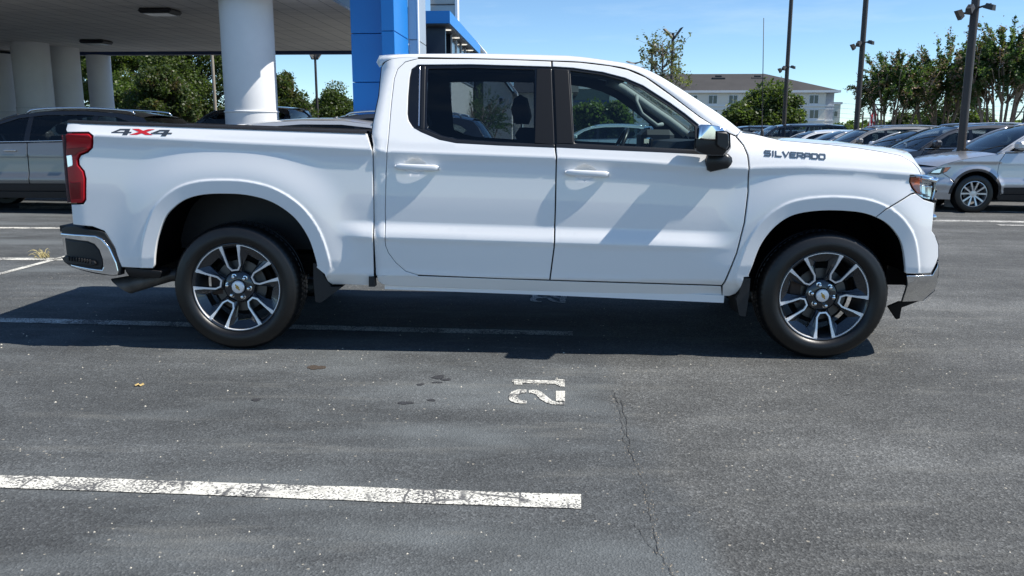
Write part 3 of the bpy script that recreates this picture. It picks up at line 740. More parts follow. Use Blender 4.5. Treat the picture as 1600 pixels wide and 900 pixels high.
# ---- rear bumper
def ring(pts, w0, w1, sg): pass
bx = PY([(189, 418)], -1.0)[0]
rb = empty('rear_bumper'); rb.parent = truck
Sb = lambda x, z: np.where(True, 1.005 - .9 * np.maximum(-2.72 - x, 0) ** 1.8, 0)
BB = lambda pts: PS(pts, Sb)
for sg in (-1, 1):
    sh = Shape(BB([(96, 358), (101, 354.5), (118, 352.5), (132, 358), (156, 361), (164, 364), (180, 388), (189, 417.5), (187.6, 430), (176.5, 431), (150, 428), (111, 417), (99.5, 409), (98.6, 402), (104, 398), (101, 372), (96, 370)]), (), .02, edge=.006)
    sh.side('bumper_pad', Sb, sg, M['black_plastic'], rb, depth=.06)
    sh = Shape(BB([(95.6, 364), (130, 366.6), (150, 368), (160, 372.5), (172, 386), (182, 408), (186, 424), (184.5, 429), (176.5, 430), (158, 427), (111, 416.5), (112, 412.5), (140, 418.5), (160.5, 421), (162.6, 417), (161.5, 405), (156.5, 390), (149, 381), (138.7, 376.8), (96, 370.5)]), (), .012, edge=.007)
    sh.side('chrome_corner', Sb, sg, M['chrome'], rb, off=.014, depth=.05, drop=.006)
    sh = Shape(BB([(104, 374.5), (137, 378.4), (147, 382.5), (154.6, 391), (159.5, 405), (160.5, 415.5), (158, 419), (140, 416.5), (112, 410.5), (106, 406)]), (), .02, edge=.006)
    sh.side('corner_step', Sb, sg, M['black_plastic'], rb, off=.006, depth=.03)
    sh = Shape(BB([(99.5, 402), (106, 399.5), (150, 407), (153, 411), (150, 414), (106, 410.5)]), (), .02, edge=.006)
    sh.side('step_pad', Sb, sg, M['black_plastic'], rb, off=.028, depth=.04)
    mb = MB()
    for k in range(9):
        (x, z), = BB([(112 + k * 4.1, 402.5 + k * .6)]); yy = float(Sb(np.array([x]), np.array([z]))[0]); mb.bbox((x - .006, sg * (yy + .022), z - .016), (x + .002, sg * (yy + .036), z + .012), .002)
    mb.build('step_tread', M['black_plastic'], rb)
(xa, za), (xb, zb_) = BB([(96, 366), (100, 410)])
be = np.array([(xa, float(Sb(np.array([xa]), 0)) - .02, za + .02), (xa - .0, float(Sb(np.array([xa]), 0)), za), (xb + .0, float(Sb(np.array([xb]), 0)) - .02, zb_)])
bow('bumper_bar', be, -.10, 0, 3, M['chrome'], rb, flip=True)
mb = MB(); mb.box((xa - .06, -.8, za + .005), (xr0 + .1, .8, za + .045)); mb.build('bumper_top', M['black_plastic'], rb)
# black valance ahead of the bumper and the exhaust
panel('rear_valance', B([(192, 417), (251, 424), (250, 434.4), (248, 436), (206, 434), (199.4, 432)]), S_body, M['black_plastic'], off=-.012, depth=.15)
p0 = PY([(190, 447)], -.86)[0]; p1 = PY([(264, 431)], -.80)[0]; mb = MB()
mb.tube([(p0[0] - .0, -.86, p0[1]), (p0[0] + .20, -.83, p0[1] + .045), (p1[0], -.78, p1[1]), (p1[0] + .5, -.6, p1[1] + .05)], [.05, .05, .042, .04], 20, cap=False)
for i in range(20):     # slash cut of the tip
    v = mb.V[i]; mb.V[i] = (v[0] - (v[2] - p0[1]) * 1.1, v[1], v[2])
mb.tube([(p0[0] + .04, -.86, p0[1]), (p0[0] + .2, -.83, p0[1] + .045)], [.046, .04], 20)
mb.build('exhaust_pipe', M['exhaust'], truck, smooth='auto')
# ---- mud flaps
def slab(name, px, S, y_out, y_in, m, sgs=(-1, 1)):
    P = PY(px, -.95)
    for sg in sgs:
        mb = MB(); A = [(x, sg * y_out, z) for x, z in P]; Bq = [(x, sg * y_in, z) for x, z in P]
        mb.poly(*( (A, Bq) if sg > 0 else (Bq, A))); mb.build(name, m, truck)
slab('mud_flap', [(491.5, 410), (503, 412.5), (508, 430), (519, 447), (536, 447.5), (520, 459), (503, 471.5), (495, 470), (492, 440)], S_body, .985, .74, M['black_plastic'])
slab('mud_flap', [(1158.7, 433), (1170.5, 433.5), (1168, 460), (1163, 493), (1153, 491), (1148, 465), (1153, 458)], S_body, .985, .74, M['black_plastic'])
slab('bed_bracket', [(578.5, 430), (586.5, 430), (588, 446), (578.5, 446)], S_body, 1.0, .93, M['black_plastic'])
# ---- wheels
def truck_wheel(xc, sg, phase):
    wh = empty('wheel', (xc, sg * .965, WZ + .003), 0 if sg < 0 else math.pi); wh.parent = truck
    # built looking out along -y, axis through the origin; outer face at y = -0.035
    tw = .275; yo = -.045; yi = yo + tw
    prof = [(.282, .018), (.289, .030), (.297, .042), (.315, .052), (.345, .054), (.352, .0505), (.372, .048), (.386, .040), (.392, .036), (.400, .022), (.4085, .006), (.4115, -.02), (.412, -.045), (.4085, -.047), (.4085, -.055), (.412, -.057), (.412, -.095), (.4085, -.097), (.4085, -.105), (.412, -.107), (.412, -.15), (.4085, -.16), (.400, -.18), (.375, -.205), (.33, -.212), (.29, -.20), (.270, -.19)]
    sh_ = {8, 9, 10, 11, 12, 21, 22}
    def mod(k, j, r, h):
        if j in (8, 9, 10, 11, 12, 20, 21, 22): 
            if (k % 5) == 0: r -= (.0022 if j < 11 else .0045)
        elif j in (15, 16): 
            if (k % 5) == 2: r -= .005
        return r, h
    mb = MB(); mb.lathe(prof, 340, axis='y', mod=mod)
    # raised sidewall marks
    for a in (155, 335):
        for da in (-1.2, 1.2):
            pass
    ty = mb.build('tyre', M['rubber'], wh, smooth='auto')
    ty.location.z = 0
    # barrel and lip
    rim = MB(); rim.lathe([(.262, -.19), (.25, -.18), (.246, -.02), (.252, .006), (.262, .022)], 72, axis='y')
    ri = rim.build('rim_barrel', M['barrel'], wh, smooth='auto')
    lip = MB(); lip.lathe([(.262, .022), (.270, .030), (.278, .031), (.281, .026), (.281, .018)], 96, axis='y')
    lip.build('rim_lip', M['gun'], wh, smooth=True)
    Rr_ = .272
    def P(r, lat, a):      # r along the axis of the pocket, lat across, in metres
        c, s = math.cos(a), math.sin(a); return (r * c - lat * s, r * s + lat * c)
    face = MB(); dark = MB(); hole = MB()
    yF = lambda r: .030 - .050 * (1 - min(1, r / .27)) ** 1.3       # dish: deeper near the hub
    for k in range(5):
        a = phase + k * 2 * math.pi / 5
        # machined band round the pocket
        inn = [(.270, .0465), (.20, .040), (.135, .033), (.112, .017), (.112, -.017), (.135, -.033), (.20, -.040), (.270, -.0465)]
        out = [(.262, .0685), (.20, .0515), (.133, .0425), (.103, .022), (.103, -.022), (.133, -.0425), (.20, -.0515), (.262, -.0685)]
        I = [P(r, l, a) for r, l in inn]; O = [P(r, l, a) for r, l in out]
        rr = lambda p: math.hypot(*p)
        V = []; F = []
        for i in range(8):
            for q, dy in ((I[i], -.012), (I[i], 0), (O[i], 0), (O[i], -.010)):
                V.append((q[0], -(yF(rr(q)) + dy), q[1]))
        for i in range(7):
            for j in range(3): F.append((i * 4 + j, (i + 1) * 4 + j, (i + 1) * 4 + j + 1, i * 4 + j + 1))
        face.add(V, F)
        # rim arc between this pocket and the next
        a2 = a + 2 * math.pi / 5; n = 14; s0 = math.atan2(.0465, .270); V = []; F = []
        for i in range(n + 1):
            t = (a + s0) + (a2 - a - 2 * s0) * i / n
            w_ = .0065 + (.010 if i in (0, n) else 0)
            for r_, dy in ((.2725, 0), (.2725 - w_, 0), (.2725 - w_ - .003, -.008)): V.append((r_ * math.cos(t), -(.030 + dy), r_ * math.sin(t)))
        for i in range(n):
            for j in range(2): F.append((i * 3 + j, (i + 1) * 3 + j, (i + 1) * 3 + j + 1, i * 3 + j + 1)[::-1])
        face.add(V, F)
        # inner wall of the pocket
        V = []; F = []
        for i in range(8): V += [(I[i][0], -(yF(rr(I[i])) - .012), I[i][1]), (I[i][0] * 1.0, -(yF(rr(I[i])) - .045), I[i][1])]
        for i in range(7): F.append((i * 2, i * 2 + 1, (i + 1) * 2 + 1, (i + 1) * 2)[::-1])
        dark.add(V, F)
        # dark facets: from the band down to the opening in the middle of the spoke
        am = a + math.pi / 5                       # spoke centre line
        def SP(r, lat): return P(r, lat, am)
        oL = [P(r, l, a) for r, l in (out[3], out[2], out[1], out[0])][::1]      # side of this pocket that faces the spoke
        oR = [P(r, l, a2) for r, l in (out[4], out[5], out[6], out[7])]
        opn = [(.084, .014), (.118, .028), (.190, .040), (.212, .040)]
        iL = [SP(r, -l) for r, l in opn]; iR = [SP(r, l) for r, l in opn]
        for o_, i_, fl in ((oL, iL, 0), (oR, iR, 1)):
            V = []; F = []
            for q, p in zip(o_, i_):
                m_ = ((q[0] + p[0]) / 2, (q[1] + p[1]) / 2)
                V += [(q[0], -(yF(rr(q)) - .010), q[1]), (m_[0], -(yF(rr(m_)) - .020), m_[1]), (p[0], -(yF(rr(p)) - .034), p[1]), (p[0], -(yF(rr(p)) - .060), p[1])]
            for i in range(3):
                for j in range(3):
                    f = (i * 4 + j, (i + 1) * 4 + j, (i + 1) * 4 + j + 1, i * 4 + j + 1); F.append(f if fl else f[::-1])
            dark.add(V, F)
        # the outer shelf of the spoke up to the rim arc
        V = []; F = []; s1 = math.atan2(.0685, .262)
        for i in range(9):
            t = (a + s1) + (a2 - a - 2 * s1) * i / 8; u_ = i / 8
            q = (.262 * math.cos(t), .262 * math.sin(t)); lat = -.040 + .080 * u_; p = SP(.212, lat)
            V += [(q[0], -(.020), q[1]), (p[0], -(yF(.212) - .034), p[1]), (p[0], -(yF(.212) - .06), p[1])]
        for i in range(8):
            for j in range(2): F.append((i * 3 + j, (i + 1) * 3 + j, (i + 1) * 3 + j + 1, i * 3 + j + 1)[::-1])
        dark.add(V, F)
    face.build('machined_face', M['machined'], wh, smooth=False)
    dark.build('spoke', M['gun'], wh, smooth=False)
    hub = MB(); hub.lathe([(.106, -.034), (.100, -.022), (.088, -.014), (.05, -.010), (.046, -.004)], 40, axis='y'); hub.build('hub', M['gun'], wh, smooth='auto')
    cap = MB(); cap.lathe([(.042, -.012), (.041, .004), (.036, .009), (.018, .012), (0.0001, .0125)], 32, axis='y'); cp = cap.build('hub_cap', M['machined'], wh, smooth='auto')
    e = MB(); pr = [(-.022, -.004), (-.009, -.004), (-.009, -.009), (.009, -.009), (.009, -.004), (.023, -.004), (.021, .004), (.009, .004), (.009, .009), (-.009, .009), (-.009, .004), (-.024, .004)]
    cr, sr = math.cos(phase + .5), math.sin(phase + .5)
    pr = [(x * cr - z * sr, x * sr + z * cr) for x, z in pr]
    e.poly([(x, -.0115, z) for x, z in pr], [(x, -.0145, z) for x, z in pr]); e.build('emblem', M['gold'], cp)
    for k in range(6):
        a = phase + .26 + k * math.pi / 3; lx, lz = .070 * math.cos(a), .070 * math.sin(a)
        b = MB(); b.lathe([(.0175, -.0155), (.0175, -.013), (.0125, -.012), (.0125, .006), (.009, .0125), (.0001, .015)], 14, (lx, 0, lz), 'y'); b.build('lug_nut', M['chrome'], wh, smooth='auto')
    d = MB(); d.lathe([(.17, -.075), (.168, -.062), (.09, -.060), (.085, -.04), (.0001, -.04)], 48, axis='y'); d.build('brake_disc', M['disc'], wh, smooth='auto')
    c = MB(); c.bbox((-.20, .06, -.07), (-.11, .13, .09), .012); c.build('brake_caliper', M['rust'], wh)
    c = MB(); c.lathe([(.20, -.10), (.16, -.11), (.0001, -.11)], 40, axis='y'); c.build('brake_shield', M['under'], wh)
    for o_ in wh.children:
        if o_.name.split('.')[0] not in ('tyre', 'brake_disc', 'brake_caliper', 'brake_shield', 'lug_nut', 'hub_cap', 'hub'): o_.scale = (1.036, 1, 1.036)
    for a in (R(152), R(332)):
        pd = MB(); c_, s_ = math.cos(a), math.sin(a); Q = []
        for y_ in (-.0505, -.0545): Q.append([(r * math.cos(a + t), y_ , r * math.sin(a + t)) for r, t in ((.322, -.045), (.345, -.042), (.345, .042), (.322, .045))])
        pd.poly(Q[0], Q[1]); pd.build('sidewall_mark', M['seal'], ty)
    return wh
truck_wheel(-AX, -1, R(-84 + 37 + 144)); truck_wheel(AX, -1, R(-85)); truck_wheel(-AX, 1, R(10)); truck_wheel(AX, 1, R(40))
# ---- door handles
for (u0, v0, u1, v1), par in (((617.5, 260, 686.5, 262.5), rd), ((882.8, 269.2, 951.8, 272.2), fd)):
    for sg, pr in zip((-1, 1), par):
        (xa_, za_), (xb_, zb2) = B([(u0, v0), (u1, v1)]); ww = float(S_body(np.array([xa_]), np.array([za_]))[0]) + .0
        rows = []; n = 22
        for i in range(n + 1):
            t = i / n; x = xa_ + (xb_ - xa_) * t; z = za_ + (zb2 - za_) * t
            out = .010 + .020 * math.sin(math.pi * min(max(t, .0), 1)) ** .45; hh = .019 * (min(1, 6 * t + .35) ** .7) * (min(1, 6 * (1 - t) + .45) ** .7)
            ring_ = []
            for j in range(12):
                a = 2 * math.pi * j / 12; cz, cy = math.sin(a), math.cos(a)
                cz = math.copysign(abs(cz) ** .75, cz); cy = math.copysign(abs(cy) ** .75, cy)
                ring_.append((x, sg * (ww + out - .004 + cy * (.009 if cy > 0 else .015)), z + cz * hh))
            rows.append(ring_)
        V = [p for r in rows for p in r]; F = []
        for i in range(n):
            for j in range(12):
                f = (i * 12 + j, i * 12 + (j + 1) % 12, (i + 1) * 12 + (j + 1) % 12, (i + 1) * 12 + j); F.append(f if sg < 0 else f[::-1])
        F += [tuple(range(12)), tuple(range(n * 12, n * 12 + 12))[::-1]]
        hd = mk('handle', V, F, WH, pr, smooth=True)
    if u0 > 800:
        b = MB(); (x, z), = B([(902.5, 269.8)]); b.lathe([(.008, .0), (.008, .003), (.0001, .003)], 16, (x, -(ww + .0285), z), 'y'); b.build('key_cylinder', M['satin_chrome'], fd[0])
# ---- mirrors
for sg, pr in ((-1, fd[0]), (1, fd[1])):
    y0, y1 = -.99, -1.20
    def MP(pts, y): return [(x, y, z) for x, z in PY(pts, y)]
    def mirror_prism(name, front, back, ya, yb, m, parent, r=1):
        A = MP(front, ya); Bq = MP(back, yb); n = len(A); V = []; ca = Vector(np.mean(A, 0)); cb = Vector(np.mean(Bq, 0))
        def sc(L, c, k, dy): return [tuple(c + (Vector(p) - c) * k + Vector((0, dy, 0))) for p in L]
        rings = [sc(A, ca, .82, 0), sc(A, ca, .95, .008 * (1 if ya > yb else -1) * -1), sc(A, ca, 1.0, .028 * (-1 if ya > yb else 1)), sc(Bq, cb, 1.0, .028 * (1 if ya > yb else -1)), sc(Bq, cb, .95, .008 * (1 if ya > yb else -1)), sc(Bq, cb, .80, 0)]
        V = [(p[0], p[1] * (1 if sg < 0 else -1), p[2]) for q in rings for p in q]; F = []
        for i in range(5):
            for j in range(n): F.append((i * n + j, (i + 1) * n + j, (i + 1) * n + (j + 1) % n, i * n + (j + 1) % n))
        F += [tuple(range(n))[::-1], tuple(range(5 * n, 6 * n))]
        o = mk(name, V, F, m, parent); sharpen(o.data, R(42)); o.data.polygons.foreach_set('use_smooth', [True] * len(o.data.polygons)); return o
    base = [(1106, 241), (1136, 240), (1142, 246), (1143.5, 258), (1139, 263), (1126, 266), (1111, 269), (1105.5, 266), (1103, 252)]
    mir = mirror_prism('mirror', base, base, -.955, -1.02, M['black_satin'], pr)
    mir.name = 'side_mirror'
    head = [(1087, 216), (1118, 219), (1119, 205), (1134, 204), (1139, 209), (1140.5, 231), (1136, 237.5), (1131, 243), (1112, 243.5), (1098, 241), (1087.5, 236), (1085.4, 226)]
    mirror_prism('mirror_housing', head, head, -1.0, -1.20, M['black_satin'], mir)
    mirror_prism('mirror_rim', [(1119.5, 205.5), (1136, 206), (1139.5, 210), (1140, 229), (1135.5, 234.5), (1124, 231.5), (1119, 227)], [(1119.5, 204.5), (1136, 205), (1139.5, 209), (1140, 229), (1135.5, 235), (1124, 231), (1119, 226)], -1.17, -1.222, M['black_satin'], mir)
    capp = [(1092, 196.5), (1096, 194.3), (1112, 194.5), (1124, 196.6), (1131, 199.6), (1133.4, 204.2), (1119.5, 204.6), (1118.6, 220.2), (1104, 219.6), (1091, 218)]
    mirror_prism('mirror_cap', capp, capp, -.99, -1.215, M['chrome'], mir)
    mk('mirror_glass', [(p[0], p[1] * (1 if sg < 0 else -1), p[2]) for p in (*MP([(1087, 200)], -1.02), *MP([(1087, 232)], -1.02), *MP([(1086, 232)], -1.19), *MP([(1086, 200)], -1.19))], [(0, 1, 2, 3)], M['chrome'], mir)
# ---- antenna
(xa_, za_), (xb_, zb2) = PY([(1190.5, 213.5), (1193.4, 28)], -.80)
mb = MB(); mb.tube([(xa_, -.80, za_ - .04), (xa_, -.80, za_ + .03), (xa_ + .001, -.80, za_ + .05)], [.016, .010, .004], 10); mb.tube([(xa_, -.80, za_), (xb_, -.80, zb2)], [.0032, .0022], 6)
mb.build('antenna', M['black_plastic'], truck, smooth=True)
# ---- lettering and decal
def ribbon(px_list, S, off, sg): pass
let = {'S': [[(1, 1), (.12, 1), (0, .85), (0, .6), (.12, .5), (.9, .5), (1, .4), (1, .12), (.9, 0), (0, 0)]], 'I': [[(.5, 0), (.5, 1)]], 'L': [[(0, 1), (0, 0), (1, 0)]], 'V': [[(0, 1), (.5, 0), (1, 1)]],
       'E': [[(1, 1), (.12, 1), (0, .85), (0, .15), (.12, 0), (1, 0)], [(0, .5), (.85, .5)]], 'R': [[(0, 0), (0, 1), (.88, 1), (1, .85), (1, .6), (.88, .42), (0, .42)], [(.5, .42), (1, 0)]],
       'A': [[(0, 0), (0, .85), (.15, 1), (.85, 1), (1, .85), (1, 0)], [(0, .45), (1, .45)]], 'D': [[(0, 0), (0, 1), (.85, 1), (1, .8), (1, .2), (.85, 0), (0, 0)]], 'O': [[(.12, 0), (0, .15), (0, .85), (.12, 1), (.88, 1), (1, .85), (1, .15), (.88, 0), (.12, 0)]]}
for sg in (-1, 1):
    mb = MB(); u = 1195.0
    for ch in 'SILVERADO':
        wd = 3.0 if ch == 'I' else 8.6
        for st in let[ch]:
            for (a0, b0), (a1, b1) in zip(st[:-1], st[1:]):
                if ch == 'I': a0 = a1 = .5
                def Q(a, b):
                    uu = u + a * wd; return np.array([uu, (235.2 + (uu - 1195) * .062) + (1 - b) * 7.4])
                p, q = Q(a0, b0), Q(a1, b1); d = (q - p) / max(np.linalg.norm(q - p), 1e-6); nn = np.array([-d[1], d[0]]) * .95; p = p - d * .8; q = q + d * .8
                L = B([tuple(p + nn), tuple(q + nn), tuple(q - nn), tuple(p - nn)]); ws = S_body(L[:, 0], L[:, 1])
                if sg > 0: L = L.copy(); c0 = B([(1240, 242)])[0, 0]; L[:, 0] = 2 * c0 - L[:, 0]
                mb.poly([(x, sg * (w_ + .0005), z) for (x, z), w_ in zip(L, ws)], [(x, sg * (w_ + .0045), z) for (x, z), w_ in zip(L, ws)])
        u += wd + 2.75
    o = mb.build('name_badge', M['badge'], fender[0] if sg < 0 else fender[1])
def DX(P): return [(x / 3.103, 60 + y / 3.103) for x, y in P]
dk = [[(541, 455), (582, 438), (634, 438), (629, 446), (585, 446), (566, 452), (541, 457)], [(606, 446), (630, 446), (617, 469), (592, 469)], [(541, 453), (640, 453), (637, 459), (541, 458)],
      [(733, 459), (775, 443), (826, 443), (821, 450), (778, 450), (758, 457), (733, 461)], [(798, 449), (822, 449), (806, 473), (780, 473)], [(733, 457), (837, 457), (833, 463), (733, 462)]]
rdp = [[(640, 438), (674, 438), (741, 468), (706, 468)], [(753, 440), (719, 440), (626, 467), (664, 467)]]
for sg in (-1, 1):
    for nm, sets, mm_, of in (('decal_numeral', dk, 'decal_dark', .0010), ('decal_cross', rdp, 'decal_red', .0016)):
        mb = MB()
        for P in sets:
            L = B(DX(P)); 
            if area(L) < 0: L = L[::-1]
            if len(L) == 7: pass
            ws = S_body(L[:, 0], L[:, 1]); k = of + .0004 * sets.index(P)
            if sg > 0: L = L.copy(); L[:, 0] = 2 * L[:, 0].mean() - L[:, 0] if False else L[:, 0]
            V = [(x, sg * (w_ + k), z) for (x, z), w_ in zip(L, ws)]; f = tuple(range(len(V))); mb.add(V, [f if sg < 0 else f[::-1]])
        mb.build(nm, M[mm_], bed_n if sg < 0 else bed_f)
# ---- cabin
def rounded(name, a, b, r, m, parent): mb = MB(); mb.bbox(a, b, r); return mb.build(name, m, parent)
fl = MB(); fl.box((-1.0, -.88, .52), (1.25, .88, .56)); fl.build('cabin_floor', M['trim_dark'], truck)
def seat(x0, y0, y1, zt):
    st = empty('seat'); st.parent = truck
    rounded('cushion', (x0, y0, .80), (x0 + .52, y1, .98), .05, M['cloth'], st)
    mb = MB(); yc = (y0 + y1) / 2; hw = (y1 - y0) / 2
    def blk(P, w0, w1):
        A = [(x, yc - w0, z) for x, z in P]; B_ = [(x, yc + w0, z) for x, z in P]; mb.poly(A, B_)
    P = [(x0 + .10, .92), (x0 - .06, .95), (x0 - .24, zt - .05), (x0 - .21, zt), (x0 - .12, zt), (x0 - .05, zt - .10), (x0 + .04, 1.15)]
    blk(P, hw, 0); b = mb.build('backrest', M['cloth'], st)
    mb = MB(); P = [(x0 - .25, zt + .03), (x0 - .27, zt + .12), (x0 - .25, zt + .19), (x0 - .21, zt + .215), (x0 - .16, zt + .19), (x0 - .13, zt + .08), (x0 - .15, zt + .03)]
    n = len(P); ws = [.10, .135, .135, .10]; ys = [yc - .13, yc - .10, yc + .10, yc + .13]; sc = [.75, 1, 1, .75]; c0 = np.mean(P, 0); V = []
    for s_, yy in zip(sc, ys): V += [(c0[0] + (x - c0[0]) * s_, yy, c0[1] + (z - c0[1]) * s_) for x, z in P]
    F = [tuple(range(n))[::-1], tuple(range(3 * n, 4 * n))]
    for i in range(3):
        for j in range(n): F.append((i * n + j, i * n + (j + 1) % n, (i + 1) * n + (j + 1) % n, (i + 1) * n + j))
    mk('headrest', V, F, M['cloth'], st)
    mb = MB(); mb.tube([(x0 - .2, yc - .06, zt - .02), (x0 - .2, yc - .06, zt + .06)], .006, 6); mb.tube([(x0 - .2, yc + .06, zt - .02), (x0 - .2, yc + .06, zt + .06)], .006, 6); mb.build('headrest_post', M['satin_chrome'], st)
xs = PY([(815, 180)], -.4)[0, 0] + .03
seat(xs + .17, -.68, -.17, 1.44); seat(xs + .17, .17, .68, 1.44)
xs2 = PY([(655, 200)], -.4)[0, 0]
seat(xs2 + .12, -.72, -.02, 1.38); seat(xs2 + .12, .02, .72, 1.38)
xd = PY([(1020, 230)], 0)[0, 0]
mb = MB()
P = [(xd - .02, 1.16), (xd - .03, 1.30), (xd + .03, 1.36), (xd + .20, 1.375), (xd + .62, 1.30), (xd + .66, .9), (xd + .1, .85)]
A = [(x, -.83, z) for x, z in P]; Bq = [(x, .83, z) for x, z in P]; mb.poly(A, Bq); mb.build('dashboard', M['trim_dark'], truck)
mb = MB(); mb.bbox((xd - .05, .24, 1.26), (xd + .2, .60, 1.44), .04); mb.build('instrument_hood', M['trim_dark'], truck)
mb = MB(); mb.bbox((xd - .045, -.12, 1.20), (xd - .02, .16, 1.38), .01); mb.build('centre_screen', M['black_gloss'], truck)
sw = empty('steering_wheel'); sw.parent = truck
cx, cz = xd - .22, 1.27; tl_ = R(24)
mb = MB(); ring_ = [(cx + .185 * math.sin(a) * math.sin(tl_), .42 + .185 * math.cos(a), cz + .185 * math.sin(a) * math.cos(tl_)) for a in np.linspace(0, 2 * math.pi, 40)]; mb.tube(ring_, .016, 10, cap=False); mb.build('wheel_ring', M['black_satin'], sw, smooth=True)
mb = MB(); mb.bbox((cx - .01, .35, cz - .07), (cx + .05, .49, cz + .05), .02); mb.tube([(cx + .02, .42, cz), (xd + .05, .42, cz - .12)], .04, 10); mb.build('column', M['black_satin'], sw)
mb = MB(); mb.tube([(cx + .01, .26, cz), (cx + .01, .58, cz)], .014, 8); mb.build('spoke', M['satin_chrome'], sw)
mb = MB(); mb.bbox((xs + .3, -.14, .6), (xd + .1, .14, 1.05), .04); mb.build('centre_console', M['trim_dark'], truck)
# inner A pillar of the far side with its grab handle, door card
for sg in (1,):
    P0 = Rs[ir - 2:]; mb = MB()
    pts = [(p[0] - .05, sg * (p[1] - .03), p[2] - .03) for p in P0[::3]]; mb.tube(pts, .035, 8); mb.build('front_pillar_trim', M['trim_light'], truck, smooth=True)
    i = len(pts) // 3; a_, b_ = pts[i], pts[min(i + 2, len(pts) - 1)]
for sg in (-1, 1):
    P0 = Rs[ir - 2:]
    if sg < 0:
        mb = MB(); pts = [(p[0] - .06, sg * (p[1] - .02), p[2] - .05) for p in P0[::3]]; mb.tube(pts, .024, 8); mb.build('front_pillar_trim', M['headliner'], truck, smooth=True)
q = PY([(1000, 155), (1012, 178), (1030, 196)], .62); mb = MB()
mb.tube([(q[0][0] - .02, .66, q[0][1] + .03), (q[0][0] - .03, .60, q[0][1] - .02), (q[1][0] - .05, .59, q[1][1]), (q[2][0] - .02, .60, q[2][1]), (q[2][0] + .03, .66, q[2][1] + .01)], .016, 8); mb.build('grab_handle', M['trim_light'], truck, smooth=True)
mb = MB(); (xm, zm), = PY([(1060, 168)], 0); mb.bbox((xm, -.12, zm - .035), (xm + .03, .12, zm + .035), .012); mb.build('rear_view_mirror', M['black_satin'], truck)
mb = MB(); (xm, zm), = PY([(1040, 165)], -.4); mb.bbox((xm - .02, -.62, zm + .05), (xm + .05, -.2, zm + .065), .004); mb.build('sun_visor', M['headliner'], truck)
# ================================================================= GROUND
def asphalt():
    m = mat('asphalt', (.07, .07, .072), .85, spec=.35); g = G(m); c = g.coord()
    sx = g.n('ShaderNodeSeparateXYZ'); g.l(c, sx.inputs[0])
    big = g.noise(g.mapv(c, (.35, 1.0, 1), rot=(0, 0, .05)), .8, 5, .6)
    mid = g.noise(c, 3.2, 4, .6)
    # the coarser, older sheet begins right of the seam
    wob = g.noise(c, 1.3, 3)
    seam = g.math('ADD', sx.outputs[0], g.math('MULTIPLY', g.math('SUBTRACT', wob, .5), .5))
    mask = g.ramp(g.math('SUBTRACT', seam, g.math('MULTIPLY', g.math('SUBTRACT', 6.0, sx.outputs[1]), .04)), [(.46, 0), (.62, 1)])
    base = g.mix(mask, (.077, .082, .083), (.088, .090, .087))
    patch = g.ramp(big, [(.36, .70), (.52, 1.0), (.66, 1.5)])
    base = g.mix(1.0, base, patch, 'MULTIPLY')
    base = g.mix(1.0, base, g.ramp(mid, [(.3, .85), (.7, 1.15)]), 'MULTIPLY')
    # aggregate: each stone has its own tone
    v = g.vor(c, 115, out='Color'); sv = g.n('ShaderNodeSeparateColor'); g.l(v, sv.inputs[0])
    tone = g.ramp(sv.outputs[0], [(0, .35), (.45, .85), (.85, 1.32), (1, 2.2)])
    base = g.mix(g.math('ADD', .5, g.math('MULTIPLY', mask, .15)), base, g.mix(1.0, base, tone, 'MULTIPLY'))
    v2 = g.vor(c, 42, out='Color'); s2 = g.n('ShaderNodeSeparateColor'); g.l(v2, s2.inputs[0]); d2 = g.vor(c, 42)
    spk = g.math('MULTIPLY', g.math('GREATER_THAN', s2.outputs[0], .975), g.math('LESS_THAN', d2, .26))
    base = g.mix(g.math('MULTIPLY', spk, .8), base, (.34, .31, .25))
    # dusty, chalky scuffs
    sc = g.noise(g.mapv(c, (.5, 3.0, 1), rot=(0, 0, .2)), 1.7, 6, .7)
    blu = g.ramp(g.noise(g.mapv(c, (.55, 1.6, 1), loc=(3, 1, 0)), .9, 4, .55), [(.50, 0), (.68, 1)])
    base = g.mix(g.math('MULTIPLY', g.math('MULTIPLY', blu, g.math('SUBTRACT', 1.0, mask)), .55), base, (.165, .182, .185))
    base = g.mix(g.math('MULTIPLY', g.ramp(sc, [(.54, 0), (.70, 1)]), .38), base, (.185, .183, .165))
    g.col(base)
    h = g.math('ADD', g.math('MULTIPLY', g.vor(c, 115), .8), g.math('MULTIPLY', g.noise(c, 300, 2), .5))
    g.bump(h, .7, .006)
    return m
M['asphalt'] = asphalt()
xs_ = [-1500, -300, -100, -30, -15, 0, 15, 30, 100, 300, 1500]; ys_ = [-300, -60, -20, 0, 20, 60, 150, 400, 2500]
V = [(x, y, gz(x)) for y in ys_ for x in xs_]; nx = len(xs_)
F = [(j * nx + i, j * nx + i + 1, (j + 1) * nx + i + 1, (j + 1) * nx + i) for j in range(len(ys_) - 1) for i in range(nx - 1)]
struct(mk('parking_lot', V, F, M['asphalt']))
